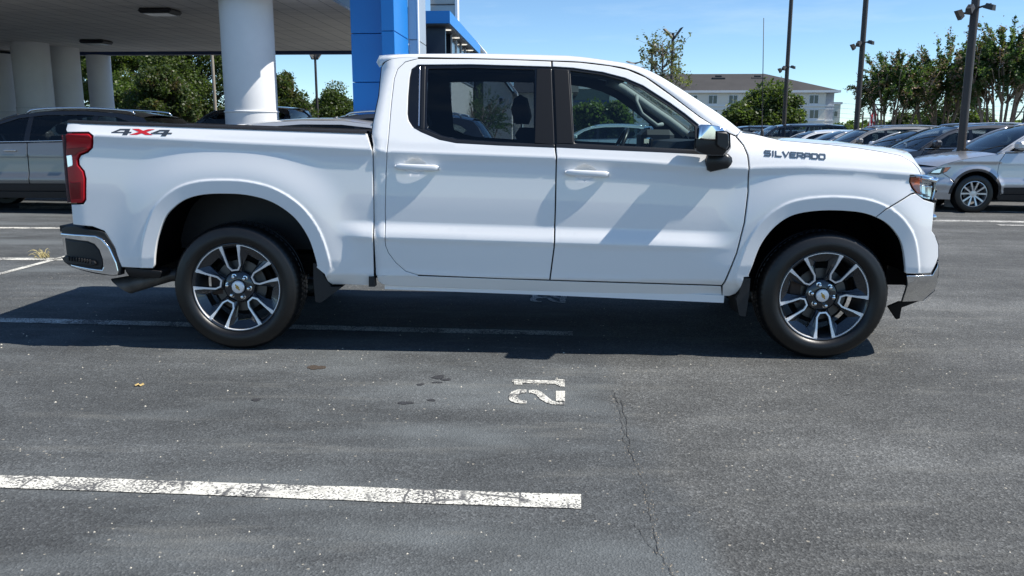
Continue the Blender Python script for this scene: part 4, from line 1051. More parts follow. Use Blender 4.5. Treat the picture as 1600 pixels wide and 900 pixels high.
def line_paint(name='road_paint', base=(.70, .68, .60), worn_=.5, scale=9):
    m = mat(name, base, .75); g = G(m); c = g.coord()
    cr = g.vor(g.mix(.12, g.mapv(c, (scale, scale * .55, scale)), g.noise(c, 12, 3, out='Color')), 1.0, 'DISTANCE_TO_EDGE')
    crack = g.ramp(cr, [(.0, 1), (.02, .9), (.045, 0)])
    n1 = g.noise(c, 4.0, 2); n2 = g.noise(c, 90, 3, .7)
    crack = g.math('MULTIPLY', crack, g.ramp(n1, [(.40, .15), (.55, 1)]))
    spots = g.ramp(g.math('ADD', n2, g.math('MULTIPLY', n1, .35)), [(.72 - worn_ * .10, 0), (.80 - worn_ * .10, 1)])
    hole = g.math('MAXIMUM', crack, spots)
    dirt = g.mix(1.0, base, g.ramp(g.noise(c, 7, 5, .65), [(.3, .78), (.65, 1.05)]), 'MULTIPLY')
    g.col(g.mix(hole, dirt, (.085, .085, .085)))
    g.bump(g.math('SUBTRACT', g.noise(c, 160, 2), g.math('MULTIPLY', hole, .8)), .35, .003)
    return m
M['paint'] = line_paint(); M['paint_worn'] = line_paint('faded_road_paint', (.64, .63, .58), .9, 12)
def marking(name, polys, m, lift=.004):
    mb = MB()
    for P in polys:
        V = []
        for u, v in P: p = ground(u, v, 0); V.append((p.x, p.y, gz(p.x) + lift))
        P2 = np.array([(p[0], p[1]) for p in V])
        f = tuple(range(len(V))); mb.add(V, [f if area(P2) > 0 else f[::-1]])
    return struct(mb.build(name, m))
def line_ext(name, p0, p1, q0, q1, m, ext=0.0):
    """a straight line between two end edges (pixels), lengthened beyond the first end"""
    a, b, c, d = [ground(*q) for q in (p0, p1, q0, q1)]
    a2 = a + (a - b).normalized() * ext; c2 = c + (c - d).normalized() * ext
    n = 40; V = []; rng = random.Random(3)
    for i in range(n + 1):
        t = i / n
        for A, B_ in ((c2, d), (a2, b)):
            p = A.lerp(B_, t); V.append((p.x, p.y + rng.uniform(-.003, .003), gz(p.x) + .004))
    return struct(mk(name, V, [(2 * i, 2 * i + 2, 2 * i + 3, 2 * i + 1) for i in range(n)], m))
line_ext('parking_line', (0, 743.5), (908, 774), (0, 763), (908, 796.5), M['paint'], 3)
line_ext('parking_line', (0, 497), (895, 518.5), (0, 504), (895, 525.5), M['paint_worn'], 2)
line_ext('parking_line', (0, 403), (98, 403.6), (0, 406.5), (98, 407.2), M['paint'], 3)
marking('parking_line', [[(-60, 441), (-60, 446), (0, 430), (105, 402), (103, 399.5), (0, 426.5)]], M['paint'])
line_ext('parking_line', (0, 355.2), (98, 355.6), (0, 357.4), (98, 357.8), M['paint'], 3)
line_ext('parking_line', (30, 321.5), (300, 323), (30, 326.5), (300, 328), M['paint'], 0)
for y0, y1, x0, x1 in ((328.5, 330.4, 1465, 1800), (343.2, 345.8, 1440, 1800), (351, 352.6, 1556, 1800), (303, 304.4, 1440, 1800)):
    a = ground(x0, y0); b = ground(x1, y0); c_ = ground(x0, y1)
    wd = c_.y - a.y; L = (b - a).length; d = GU
    V = []
    for i in range(9):
        p = a + d * (L * i / 8); V += [(p.x, p.y, gz(p.x) + .004), (p.x, p.y + wd, gz(p.x) + .004)]
    struct(mk('parking_line', V, [(2 * i, 2 * i + 1, 2 * i + 3, 2 * i + 2) for i in range(8)], M['paint_worn']))
def N21(P): return [(720 + x / 6.667, 560 + y / 6.667) for x, y in P]
one = [(540, 225), (985, 238), (985, 222), (1083, 225), (1083, 300), (1035, 298), (985, 272), (640, 262), (640, 280), (557, 277), (552, 252), (535, 250)]
hook = [(685, 332), (600, 328), (530, 352), (502, 385), (498, 410), (505, 440), (540, 462), (610, 476), (684, 474), (689, 448), (630, 444), (598, 425), (592, 403), (604, 383), (642, 368), (682, 365)]
diag = [(708, 335), (785, 333), (840, 356), (900, 405), (950, 445), (990, 458), (1083, 464), (1083, 490), (960, 487), (885, 464), (825, 428), (785, 384), (750, 368), (708, 363)]
foot = [(990, 345), (1085, 345), (1085, 452), (990, 449)]
marking('stall_number', [N21(P) for P in (one, hook, diag, foot)], M['paint'])
# the next stall's number, 22, one stall further under the truck
o21 = ground(*N21([(498, 405)])[0]); t22 = ground(828, 468.5); dv = Vector((t22.x - o21.x, t22.y - o21.y, 0))
mb = MB()
for P in (hook, diag, foot):
    V = [ground(*q) + dv for q in N21(P)]; V = [(p.x, p.y, gz(p.x) + .004) for p in V]; P2 = np.array([(p[0], p[1]) for p in V]); f = tuple(range(len(V)))
    mb.add(V, [f if area(P2) > 0 else f[::-1]])
    V = [(x + .02, y + .17, gz(x) + .004) for x, y, z in V]; mb.add(V, [f if area(P2) > 0 else f[::-1]])
struct(mb.build('stall_number', M['paint_worn']))
# ================================================================= ENVIRONMENT MATERIALS
M['stucco'] = worn('white_stucco', (.76, .76, .75), .8, .10, .8, .12, bscale=40)
M['stucco_grey'] = worn('grey_stucco', (.50, .51, .53), .8, .10, .5, .1)
M['blue_panel'] = worn('blue_panel', (.008, .20, .60), .32, .06, .4)
M['blue_dark'] = mat('dark_blue_trim', (.012, .035, .12), .4)
M['silver_panel'] = worn('silver_panel', (.48, .51, .54), .35, .05, .5, metal=.4)
M['soffit'] = worn('beige_soffit', (.50, .46, .40), .8, .06, .6)
M['dark_glass'] = mat('dark_facade_glass', (.012, .018, .026), .08, 0, 0, .6)
M['frame_dark'] = mat('dark_frame', (.03, .03, .032), .45)
M['lamp_glow'] = mat('soffit_lamp', (.8, .8, .75), .3, emis=((1, .95, .85), .5))
M['hotel_wall'] = worn('cream_siding', (.84, .78, .66), .85, .06, .15)
M['hotel_trim'] = mat('white_trim', (.80, .80, .78), .7)
M['shingle'] = worn('grey_shingle', (.050, .048, .048), .95, .25, .25)
M['win_glass'] = mat('facade_window', (.03, .05, .055), .06, 0, 0, .7)
M['pole_dark'] = worn('bronze_pole', (.045, .038, .034), .5, .2, 2)
M['pole_tan'] = worn('tan_pole', (.30, .26, .20), .7, .15, 2)
M['lamp_metal'] = mat('lamp_metal', (.05, .048, .045), .45)
M['lamp_lens'] = mat('lamp_lens', (.55, .57, .58), .2, 0, .6)
def ceiling_mat():
    m = mat('canopy_soffit', (.46, .44, .41), .75); g = G(m); c = g.coord()
    b = g.n('ShaderNodeTexBrick'); b.offset = 0.0; b.inputs['Scale'].default_value = 1.0; b.inputs['Brick Width'].default_value = 3.0; b.inputs['Row Height'].default_value = .42
    b.inputs['Mortar Size'].default_value = .012; b.inputs['Color1'].default_value = (.80, .76, .70, 1); b.inputs['Color2'].default_value = (.74, .70, .65, 1); b.inputs['Mortar'].default_value = (.38, .37, .35, 1)
    g.l(g.mapv(c, rot=(0, 0, R(90))), b.inputs['Vector'])
    g.col(g.mix(1.0, b.outputs[0], g.ramp(g.noise(g.mapv(c, (.6, 3, 1)), 1.2, 3), [(.3, .88), (.7, 1.1)]), 'MULTIPLY'))
    g.bump(g.noise(g.mapv(c, (.5, 3, 1)), 1.5, 3), .25, .05)
    return m
M['ceiling'] = ceiling_mat()
def hotel_roof_mat():
    m = M['shingle']; return m
# ================================================================= LEFT: THE DEALERSHIP CANOPY
def gp(u, v, Y, z=None): return at(u, v, Y)
H = 3.92
cano = empty('entrance_canopy', (0, 0, 0), -GA, 'wide flat drive-through canopy with a panelled grey soffit and navy rim at upper left', 'canopy')
def gl(p):     # world -> grid frame of an empty turned by -GA at the origin
    return Vector((p.x * math.cos(GA) - p.y * math.sin(GA), p.x * math.sin(GA) + p.y * math.cos(GA), p.z))
far = gl(at(300, 80, 27.5)); rt = gl(at(652, 60, 27.2)).x
mb = MB(); mb.box((-60, 15.6, H), (rt, far.y, H + .05)); mb.build('soffit', M['ceiling'], cano)
mb = MB(); mb.box((-60.1, far.y, H - .10), (rt, far.y + .25, H + 1.3)); mb.box((-60.1, 15.35, H - .10), (rt, 15.6, H + 1.3)); mb.box((-60.1, 15.6, H + .05), (rt, far.y, H + .9)); mb.build('fascia', M['blue_dark'], cano)
for u, v, Y in ((250, 16, 15.6), (150, 64, 22)):
    d = ray(u, v); t = (H - .02 - CAM_H) / d.z; p = gl(Vector((d.x * t, d.y * t, H)))
    f = MB(); f.bbox((p.x - .36, p.y - .3, H - .10), (p.x + .36, p.y + .3, H - .001), .05); f = f.build('recessed_light', M['frame_dark'], cano)
    f = f; g_ = MB(); g_.bbox((p.x - .27, p.y - .22, H - .115), (p.x + .27, p.y + .22, H - .101), .006); g_.build('light_lens', M['lamp_lens'], f)
def column(u, v, Y, r, m, label, top=None, ringz=1.78):
    p = at(u, v, Y); z0 = gz(p.x)
    e = empty('canopy_column', (p.x, Y, z0), 0, label, 'column', 'round columns of the canopy')
    mb = MB(); mb.lathe([(r * .985, ringz - z0 + .0), (r * .985, (H - z0) - (.101 if top else .0))], 48); mb.build('shaft', m, e, smooth='auto')
    mb = MB(); mb.lathe([(r * 1.03, 0), (r * 1.03, ringz - .28 - z0), (r * 1.045, ringz - .27 - z0), (r * 1.045, ringz - .25 - z0), (r * 1.0, ringz - .24 - z0), (r * 1.0, ringz - .02 - z0), (r * 1.03, ringz - z0 - .01), (r * 1.03, ringz - z0 + .01), (r * .985, ringz - z0 + .02)], 48)
    mb.build('base', m, e, smooth='auto'); return e
column(390.5, 120, 16.3, .495, M['stucco'], 'thick white round column in front of the black vehicle')
column(50.5, 110, 25, .51, M['stucco'], 'shaded round column, left one of the dark touching pair', ringz=2.10)
column(99, 110, 26.4, .50, M['stucco'], 'shaded round column, right one of the dark touching pair', ringz=2.12)
column(156, 120, far.y + .9 - 0, .37, M['stucco'], 'slim sunlit white column at the far canopy edge', top=1, ringz=1.70)
column(2, 120, 27.4, .46, M['stucco'], 'sunlit white column cut by the left picture edge', top=1, ringz=2.05)
# blue entrance tower
tw = empty('entrance_tower', (0, 0, 0), -GA, 'tall glossy blue panelled entrance tower beside the canopy', 'tower')
def bxg(name, u0, u1, Y, depth, z0, z1, m, parent, joints=()):
    a = gl(at(u0, 100, Y)); b = gl(at(u1, 100, Y)); zs = [z0] + list(joints) + [z1]
    mb = MB()
    for p, q in zip(zs[:-1], zs[1:]): mb.bbox((a.x + .004, a.y, p + .012), (b.x - .004, a.y + depth, q - .0), .006)
    return mb.build(name, m, parent)
z1_ = at(570, 53, 16.4).z; z2_ = at(570, 129, 16.4).z; z3_ = at(600, 49, 16.0).z
bxg('recessed_panel', 549.5, 599, 16.4, .9, -.2, 6.2, M['blue_panel'], tw, (z2_, z1_, z1_ + (z1_ - z2_)))
bxg('projecting_panel', 597, 618, 16.0, 1.5, -.2, 6.6, M['blue_panel'], tw, (z3_ - (z1_ - z2_), z3_, z3_ + (z1_ - z2_)))
bxg('silver_panel', 639, 653, 17.5, 1.2, -.2, 8.2, M['silver_panel'], tw, (z3_ - (z1_ - z2_), z3_))
bxg('white_edge', 652.5, 655.5, 17.45, .1, -.2, 8.3, M['hotel_trim'], tw)
# showroom: lower blue entrance canopy, high roof, dark glass and pale walls
sh_ = empty('showroom', (0, 0, 0), -GA, 'dealership showroom with blue entry canopy, dark glass front and pale walls behind the cab', 'building')
a = gl(at(655, 17, 30)); b = gl(at(703, 17, 30)); e_ = gl(at(748, 69, 41.5)); zt = at(680, 17, 30).z; zb = at(680, 36.5, 30).z
mb = MB(); mb.box((a.x, a.y, zb), (b.x, a.y + 12.0, zt)); mb.build('entry_canopy', M['blue_panel'], sh_)
mb = MB(); mb.box((a.x, a.y + .05, zb - .03), (b.x - .05, a.y + 11.9, zb - .002)); mb.build('canopy_soffit', mat('dark_soffit_panel', (.07, .085, .11), .35), sh_)
for k in range(4):
    mb = MB(); mb.lathe([(.16, -.05), (.16, -.035), (.0001, -.035)], 16, (a.x + .75 + .02 * k, a.y + 1.6 + k * 2.6, zb)); mb.build('downlight', M['lamp_glow'], sh_)
mb = MB(); mb.box((a.x - .3, a.y + .7, -.2), (a.x + .80, a.y + .9, zb - .04)); mb.build('entry_wall', mat('dark_wall_panel', (.035, .05, .075), .3), sh_)
yb = a.y + 3.2
mb = MB(); mb.box((a.x - .1, yb + 9.0, -.2), (b.x + .1, yb + 9.3, zb - .06)); mb.build('side_glazing', M['dark_glass'], sh_)
# upper roof box above
za = at(680, 27, 33).z; p = gl(at(711, 14, 33)); mb = MB(); mb.box((a.x - .05, p.y, zt + .01), (p.x, p.y + .4, za + 3.5)); mb.build('upper_wall', M['soffit'], sh_)
mb = MB(); mb.box((p.x + .005, p.y - .05, zt - .4), (p.x + .10, p.y + .5, za + 3.6)); mb.build('corner_trim', M['hotel_trim'], sh_)
mb = MB(); mb.box((a.x - .05, p.y - .03, at(680, 8, 33).z), (p.x, p.y - .005, at(680, 6.5, 33).z)); mb.build('joint', M['frame_dark'], sh_)
# glazed wall that runs back on the right of the entry canopy
mb = MB(); mb.box((b.x - .6, a.y + 3.0, -.2), (b.x - .35, a.y + 11.7, 3.5)); mb.build('plinth_wall', M['hotel_wall'], sh_); mb = MB(); mb.box((b.x - .6, a.y + 3.0, 3.5), (b.x - .35, a.y + 11.7, zb - .04)); mb.build('glass_wall', M['dark_glass'], sh_)
for k in range(6):
    mb = MB(); y = a.y + 3.0 + k * 1.7; mb.box((b.x - .348, y, 3.5), (b.x - .30, y + .08, zb - .04)); mb.build('mullion', M['silver_panel'], sh_)
for zz in (3.5, 4.3):
    mb = MB(); mb.box((b.x - .348, a.y + 3.0, zz), (b.x - .31, a.y + 11.6, zz + .07)); mb.build('transom', M['silver_panel'], sh_)
# pale wall with a gable seen through the rear window, blue tinted panels seen through the front one
p0 = gl(at(560, 150, 44)); p1 = gl(at(712, 150, 44)); mb = MB(); mb.box((p0.x + .5, p0.y, -.2), (p1.x + .25, p0.y + 6, at(700, 88, 44).z)); mb.build('side_wall', M['silver_panel'], sh_)
annex = empty('office_annex', (0, 0, 0), -GA, 'low cream office building with a gabled roof seen through the truck rear side window', 'building')
YB = 46; p0 = gl(at(716, 150, YB)); p1 = gl(at(896, 150, YB)); g0 = gl(at(690, 146, YB)); g1 = gl(at(800, 146, YB)); zt = at(760, 146, YB).z
mb = MB(); mb.box((p0.x, p0.y, -.3), (g1.x, p0.y + 8, zt)); mb.build('gable_wall', M['hotel_wall'], annex)
mb = MB(); zc = zt + 2.6; xm = (g0.x + g1.x) / 2
mb.poly([(g0.x, p0.y + .01, zt), (g1.x, p0.y + .01, zt), (xm, p0.y + .01, zc)], [(g0.x, p0.y + 8, zt), (g1.x, p0.y + 8, zt), (xm, p0.y + 8, zc)]); mb.build('gable', M['hotel_wall'], annex)
mb = MB()
for xe in (g0.x, g1.x):
    s_ = 1 if xe > xm else -1
    mb.poly([(xe + s_ * .3, p0.y - .3, zt - .12), (xe + s_ * .3, p0.y - .3, zt + .06), (xm, p0.y - .3, zc + .14), (xm, p0.y - .3, zc - .04)], [(xe + s_ * .3, p0.y + 8, zt - .12), (xe + s_ * .3, p0.y + 8, zt + .06), (xm, p0.y + 8, zc + .14), (xm, p0.y + 8, zc - .04)])
mb.build('gable_roof', M['hotel_trim'], annex)
mb = MB(); mb.box((g1.x + .01, p0.y + 1.5, -.3), (p1.x, p0.y + 8, zt + .1)); mb.build('wing_wall', M['hotel_wall'], annex)
mb = MB(); zz = zt + .1; y0_ = p0.y + 1.0
mb.poly([(g1.x + .02, y0_, zz), (g1.x + .02, y0_ + 3.5, zz + 2.2), (g1.x + .02, y0_ + 7.5, zz)], [(p1.x + .3, y0_, zz), (p1.x + .3, y0_ + 3.5, zz + 2.2), (p1.x + .3, y0_ + 7.5, zz)]); mb.build('wing_roof', M['shingle'], annex)
for u0, u1, v0, v1 in ((779, 787, 152, 164), (720, 726, 178, 187), (778, 784, 178, 187), (806, 816, 152, 170), (806, 816, 176, 190), (840, 850, 152, 170)):
    a_ = gl(at(u0, v0, YB)); b_ = gl(at(u1, v1, YB)); yo = 0 if u1 < 800 else 1.5
    mb = MB(); mb.box((a_.x, p0.y + yo - .05, b_.z), (b_.x, p0.y + yo - .004, a_.z)); fr = mb.build('window', M['hotel_trim'], annex)
    mb = MB(); mb.box((a_.x + .05, p0.y + yo - .07, b_.z + .05), (b_.x - .05, p0.y + yo - .052, a_.z - .05)); mb.build('pane', M['win_glass'], fr)
blu = empty('blue_glass_office', (0, 0, 0), -GA, 'blue tinted glass office block behind the round tree in the front side window', 'building')
YB = 52; p0 = gl(at(880, 150, YB)); p1 = gl(at(952, 150, YB)); mb = MB(); zt = at(900, 139, YB).z; mb.box((p0.x, p0.y, -.3), (p1.x, p0.y + 6, zt)); mb.build('wall', M['dark_glass'], blu)
mb = MB(); mb.box((p0.x - .1, p0.y - .2, zt), (p1.x + .1, p0.y + 6, zt + .25)); mb.build('parapet', M['hotel_trim'], blu)
for v in (160, 178, 196):
    zz = at(900, v, YB).z; mb = MB(); mb.box((p0.x, p0.y - .05, zz), (p1.x, p0.y - .003, zz + .12)); mb.build('band', M['blue_dark'], blu)
wing = empty('added_shade_wing', (0, 0, 0), -GA, 'unseen dark glazed wing added at far left to shade the canopy columns', 'building')
mb = MB(); mb.box((-27, 14, -.2), (-21.5, 36, 6.2)); mb.build('wall', M['frame_dark'], wing)  # unseen block, added to keep side light off the deep canopy columns
for k in range(9):
    mb = MB(); y = 14.6 + k * 2.4; mb.box((-21.498, y, .3), (-21.44, y + 2.1, 3.4)); mb.build('window', M['dark_glass'], wing)
# ================================================================= HOTEL
hot = empty('hotel', (0, 0, 0), -GA, 'long cream three storey hotel with dark grey hipped roof behind the car row', 'building')
YB = 150
hx0 = gl(at(962, 150, YB)).x; hx1 = gl(at(1290.5, 150, YB)).x; hy = gl(at(1290.5, 150, YB)).y; ze = at(1200, 142, YB).z; zr_ = at(1150, 115, YB + 8).z
hx2 = hx1 + 1.7; dpt = 16
mb = MB(); mb.box((hx0, hy, -.5), (hx1, hy + dpt, ze)); mb.build('wall', M['hotel_wall'], hot)
mb = MB(); mb.box((hx1, hy + .8, -.5), (hx2, hy + dpt - .8, ze)); mb.build('end_bay', M['stucco_grey'], hot)
mb = MB(); o_ = .6; rx1 = gl(at(1196, 115, YB + 8)).x
Vv = [(hx0 - o_, hy - o_, ze + .02), (hx2 + o_, hy - o_, ze + .02), (hx2 + o_, hy + dpt + o_, ze + .02), (hx0 - o_, hy + dpt + o_, ze + .02), (hx0 + 6, hy + dpt / 2, zr_), (rx1, hy + dpt / 2, zr_)]
mb.add(Vv, [(0, 1, 5, 4), (1, 2, 5), (2, 3, 4, 5), (3, 0, 4), (3, 2, 1, 0)]); rf = mb.build('roof', M['shingle'], hot)
mb = MB(); mb.box((hx0 - o_ - .05, hy - o_ - .08, ze - .30), (hx2 + o_ + .05, hy - o_, ze + .10)); mb.box((hx2 + o_, hy - o_, ze - .30), (hx2 + o_ + .08, hy + dpt + o_, ze + .10)); mb.build('gutter', M['hotel_trim'], hot)
for v in (163.5, 187.0):
    zz = at(1200, v, YB).z
    for k, (dz_, h_) in enumerate(((0, .28), (-.62, .2))):
        mb = MB(); mb.box((hx0, hy - .10, zz + dz_ - h_), (hx1 + .1, hy - .004, zz + dz_)); mb.box((hx1 + .1, hy + .7, zz + dz_ - h_), (hx2 + .08, hy + .79, zz + dz_)); mb.build('band_course', M['hotel_trim'], hot)
for u in (972, 1003, 1034, 1078, 1084.5, 1115.5, 1147, 1178, 1209, 1243, 1272):
    for v0, v1 in ((149, 161.5), (172, 184.5), (195, 208)):
        if u == 1078: continue
        a_ = gl(at(u - 6, v0, YB)); b_ = gl(at(u + 6, v1, YB))
        mb = MB(); mb.box((a_.x - .1, hy - .06, b_.z - .35), (b_.x + .1, hy - .004, a_.z + .1)); fr = mb.build('window', M['hotel_trim'], hot)
        mb = MB(); mb.box((a_.x, hy - .08, b_.z), (b_.x, hy - .062, a_.z)); pn = mb.build('pane', M['win_glass'], fr)
        mb = MB(); mb.box(((a_.x + b_.x) / 2 - .05, hy - .10, b_.z), ((a_.x + b_.x) / 2 + .05, hy - .082, a_.z)); mb.build('mullion', M['hotel_trim'], fr)
for u in (1122, 1183):
    p = gl(at(u, 118, YB + 7)); mb = MB(); mb.bbox((p.x - 1.2, p.y - 1.0, p.z - .75), (p.x + 1.2, p.y, p.z - .35), .1); v_ = mb.build('roof_vent', M['frame_dark'], hot)
    mb = MB(); mb.bbox((p.x - .6, p.y - .7, p.z - .35), (p.x + .6, p.y - .2, p.z + .05), .1); mb.build('vent_hood', M['frame_dark'], v_)
# small distant building right of the hotel
b2 = empty('distant_office', (0, 0, 0), -GA, 'small pale flat roofed building just right of the hotel end', 'building')
YB = 190; a_ = gl(at(1302, 163, YB)); c_ = gl(at(1313.5, 163, YB)); mb = MB(); mb.box((a_.x, a_.y, -.5), (c_.x, a_.y + 8, a_.z)); mb.build('wall', M['hotel_wall'], b2)
mb = MB(); mb.box((a_.x - .3, a_.y - .3, a_.z), (c_.x + .3, a_.y + 8, a_.z + .5)); mb.build('parapet', M['hotel_trim'], b2)
q = gl(at(1310, 180, YB)); mb = MB(); mb.box((a_.x + .4, a_.y - .06, q.z - .2), (c_.x - .6, a_.y - .004, at(1300, 174, YB).z)); mb.build('window', M['win_glass'], b2)
# house roof at left between the trees
hs_ = empty('distant_house', (0, 0, 0), -GA, 'small house with a steep grey roof behind the left trees', 'house')
YB = 95; a_ = gl(at(480, 178, YB)); c_ = gl(at(502, 178, YB)); zt = a_.z; pk = at(484, 157, YB).z; k_ = gl(at(484, 157, YB)).x; k2 = gl(at(506, 157, YB)).x
mb = MB(); mb.poly([(a_.x, a_.y, zt), (a_.x, a_.y + 6, zt), (k_, a_.y + 3, pk)], [(c_.x + 6, a_.y, zt), (c_.x + 6, a_.y + 6, zt), (k2 + 6, a_.y + 3, pk)]); mb.build('roof', worn('house_shingle', (.17, .15, .14), .9, .2, 1), hs_)
mb = MB(); mb.box((a_.x + .3, a_.y + .4, -.5), (c_.x + 5.6, a_.y + 5.6, zt)); mb.build('wall', M['stucco_grey'], hs_)

# ================================================================= POLES
def lamp_head(e, p, yaw, tilt, L=.55, Wd=.32):
    """a shoebox floodlight on a short arm"""
    d = Vector((math.cos(yaw), math.sin(yaw), 0)); c = Vector(p) + d * .30
    up = Vector((0, 0, 1)) * math.cos(tilt) - d * math.sin(tilt); fwd = d * math.cos(tilt) + Vector((0, 0, 1)) * math.sin(tilt); sd = Vector((-d.y, d.x, 0))
    V = []
    for k, s in ((-1, .75), (1, 1.0)):
        for a, b in ((-1, -1), (1, -1), (1, 1), (-1, 1)): V.append(c + fwd * (a * L / 2 * s) + sd * (b * Wd / 2 * s) - up * (k * .05))
    mb = MB(); mb.add(V, [(0, 1, 2, 3), (7, 6, 5, 4), (0, 4, 5, 1), (1, 5, 6, 2), (2, 6, 7, 3), (3, 7, 4, 0)]); h = mb.build('lamp_head', M['lamp_metal'], e)
    V2 = [Vector(v) - up * .004 + (c - Vector(v)) * .12 for v in V[4:]]
    mb = MB(); mb.add(V2, [(3, 2, 1, 0)]); mb.build('lamp_lens', M['lamp_lens'], h)
    mb = MB(); mb.tube([p, c + up * .05], .02, 6); mb.build('bracket', M['lamp_metal'], h)
def pole(u, vb, Y, lean_u, r0, r1, z_top, label, heads=(), m='pole_dark', cat='lamp post', group=None):
    p = at(u, 200, Y); z0 = gz(p.x)
    e = empty('lamp_post', (p.x, Y, z0), 0, label, cat, group)
    mb = MB(); mb.tube([(0, 0, -.05), (0, 0, z_top * .5), (0, 0, z_top)], [r0, (r0 + r1) / 2, r1], 12); mb.build('pole', M[m], e, smooth='auto')
    mb = MB(); mb.lathe([(r0 * 2.6, -.02), (r0 * 2.6, .55), (r0 * 2.2, .6), (r0, .6)], 20); mb.build('footing', M['stucco_grey'], e, smooth='auto')
    for (z, yaw, tilt, L) in heads: lamp_head(e, Vector((0, 0, z)), yaw, tilt, L, L * .6)
    return e
def mid(z): return [(z, R(225), R(-35), .21), (z + .03, R(-60), R(-20), .20), (z - .08, R(185), R(60), .20)]
pole(1224.5, 0, 35, 0, .088, .075, 11.0, 'bronze lamp post with mid height floodlights in front of the round tree', mid((203 - 105) / 1300 * 35 + 1.42) + [(11, 0, 0, .7), (11, math.pi, 0, .7)], group='tall lamp posts of the lot')
pole(1338, 0, 27, 0, .088, .075, 11.0, 'bronze lamp post at the left edge of the crape myrtle row', mid((203 - 70) / 1300 * 27 + 1.45) + [(11, 0, 0, .7), (11, math.pi, 0, .7)], group='tall lamp posts of the lot')
pole(1505, 0, 17, 0, .082, .066, 11.0, 'thickest bronze lamp post rising before the crape myrtles', mid((203 - 24) / 1300 * 17 + 1.5) + [(11, 0, 0, .7), (11, math.pi, 0, .7)], group='tall lamp posts of the lot')
zt = (203 - 92) / 1300 * 58 + 1.4
pole(497, 0, 58, 0, .10, .08, zt, 'slim lamp post with four floodlights left of the blue tower', [(zt, R(a), R(50), .8) for a in (0, 180, 50, 130)], group='far lamp posts')
pole(338.5, 0, 46, 0, .085, .085, 7.5, 'tan lamp post standing before the dark trees left of the thick column', [(7.5, 0, 0, .6)], 'pole_tan')
zt = (203 - 55) / 1300 * 54 + 1.4
pole(1046.5, 0, 54, 0, .12, .09, zt, 'lamp post with two raised floodlights behind the sparse tree', [(zt, R(0), R(55), .9), (zt, R(180), R(45), .8)], group='far lamp posts')
zt = (203 - 82) / 1300 * 62 + 1.4
pole(1015.5, 0, 62, 0, .09, .08, zt, 'short lamp post half hidden in the sparse tree', [(zt, R(90), R(20), .9), (zt, R(-90), R(20), .9)], group='far lamp posts')
zt = (203 - 99) / 1300 * 75 + 1.4
pole(988.5, 0, 75, 0, .09, .08, zt, 'lamp post whose head just clears the cab roof', [(zt, R(0), R(20), .9), (zt, R(180), R(20), .9)], group='far lamp posts')
# utility poles with wires, far right
ups = []
for u, vt, Y, lab in ((1363, 155, 120, 'wooden utility pole with crossarm behind the red feather flag'), (1521, 160, 100, 'thin utility pole behind the trunks between the two right trees'), (1347, 178, 150, 'smallest wooden utility pole left of the red feather flag'), (1598, 166, 110, 'utility pole at the right picture edge')):
    p = at(u, 200, Y); zt = at(u, vt, Y).z; e = empty('utility_pole', (p.x, Y, gz(p.x)), 0, lab, 'utility pole', 'utility poles along the road')
    mb = MB(); mb.tube([(0, 0, -.1), (0, 0, zt - gz(p.x))], [.17, .12], 8); mb.build('pole', M['pole_dark'], e, smooth='auto')
    mb = MB(); mb.box((-1.2, -.06, zt - gz(p.x) - .8), (1.2, .06, zt - gz(p.x) - .65)); mb.build('crossarm', M['pole_dark'], e); ups.append((p.x, Y, zt - .7))
for (x0, Y0, v0), (x1, Y1, v1) in (((1300, 115, 160), (1620, 105, 163)), ((1300, 116, 168), (1620, 106, 170)), ((1300, 117, 176), (1620, 107, 177)), ((1300, 118, 183), (1620, 108, 183)), ((425, 120, 140), (560, 118, 168)), ((425, 121, 150), (560, 119, 172))):
    a_ = at(x0, v0, Y0); b_ = at(x1, v1, Y1); mb = MB()
    pts = [a_.lerp(b_, t) + Vector((0, 0, -1.2 * 4 * t * (1 - t) * .4)) for t in np.linspace(0, 1, 17)]; mb.tube(pts, .014, 5)
    lab = 'thin black overhead wire crossing the sky behind the right trees' if x0 > 1000 else 'thin overhead wire in the sky left of the blue tower'
    tag(mb.build('overhead_wire', M['pole_dark']), lab, 'wire', 'overhead wires right' if x0 > 1000 else 'overhead wires left')
# small lot sign post and feather flag
p = at(1370, 200, 60); e = empty('area_light', (p.x, 60, gz(p.x)), 0, 'short lamp post with a flat round top right of the red flag', 'lamp post'); zt = at(1371, 172, 60).z - gz(p.x)
mb = MB(); mb.tube([(0, 0, 0), (0, 0, zt)], .05, 8); mb.build('pole', M['pole_dark'], e); mb = MB(); mb.lathe([(.0001, zt + .12), (.3, zt + .06), (.32, zt), (.0001, zt - .02)], 20); mb.build('lamp_head', M['lamp_metal'], e, smooth='auto')
p = at(1361.5, 200, 45); e = empty('feather_flag', (p.x, 45, gz(p.x)), 0, 'red feather flag with white lettering and a yellow foot behind the cars', 'flag')
zt = at(1361, 166, 45).z - gz(p.x); zb = at(1361, 199, 45).z - gz(p.x) - .5
mb = MB(); mb.tube([(.22, 0, 0), (.22, 0, zt * .8), (.12, 0, zt)], .015, 6); mb.build('flag_pole', M['silver_panel'], e)
mb = MB(); n = 14; V = []
for i in range(n + 1):
    t = i / n; z = zb + (zt - zb) * t; wd = .42 * (1 - t ** 2.5) + .04; V += [(.21 - .10 * max(0, t - .8) * 5 * .9 - wd, .05 * math.sin(t * 9), z), (.21 - .10 * max(0, t - .8) * 5 * .9, .03 * math.sin(t * 7), z)]
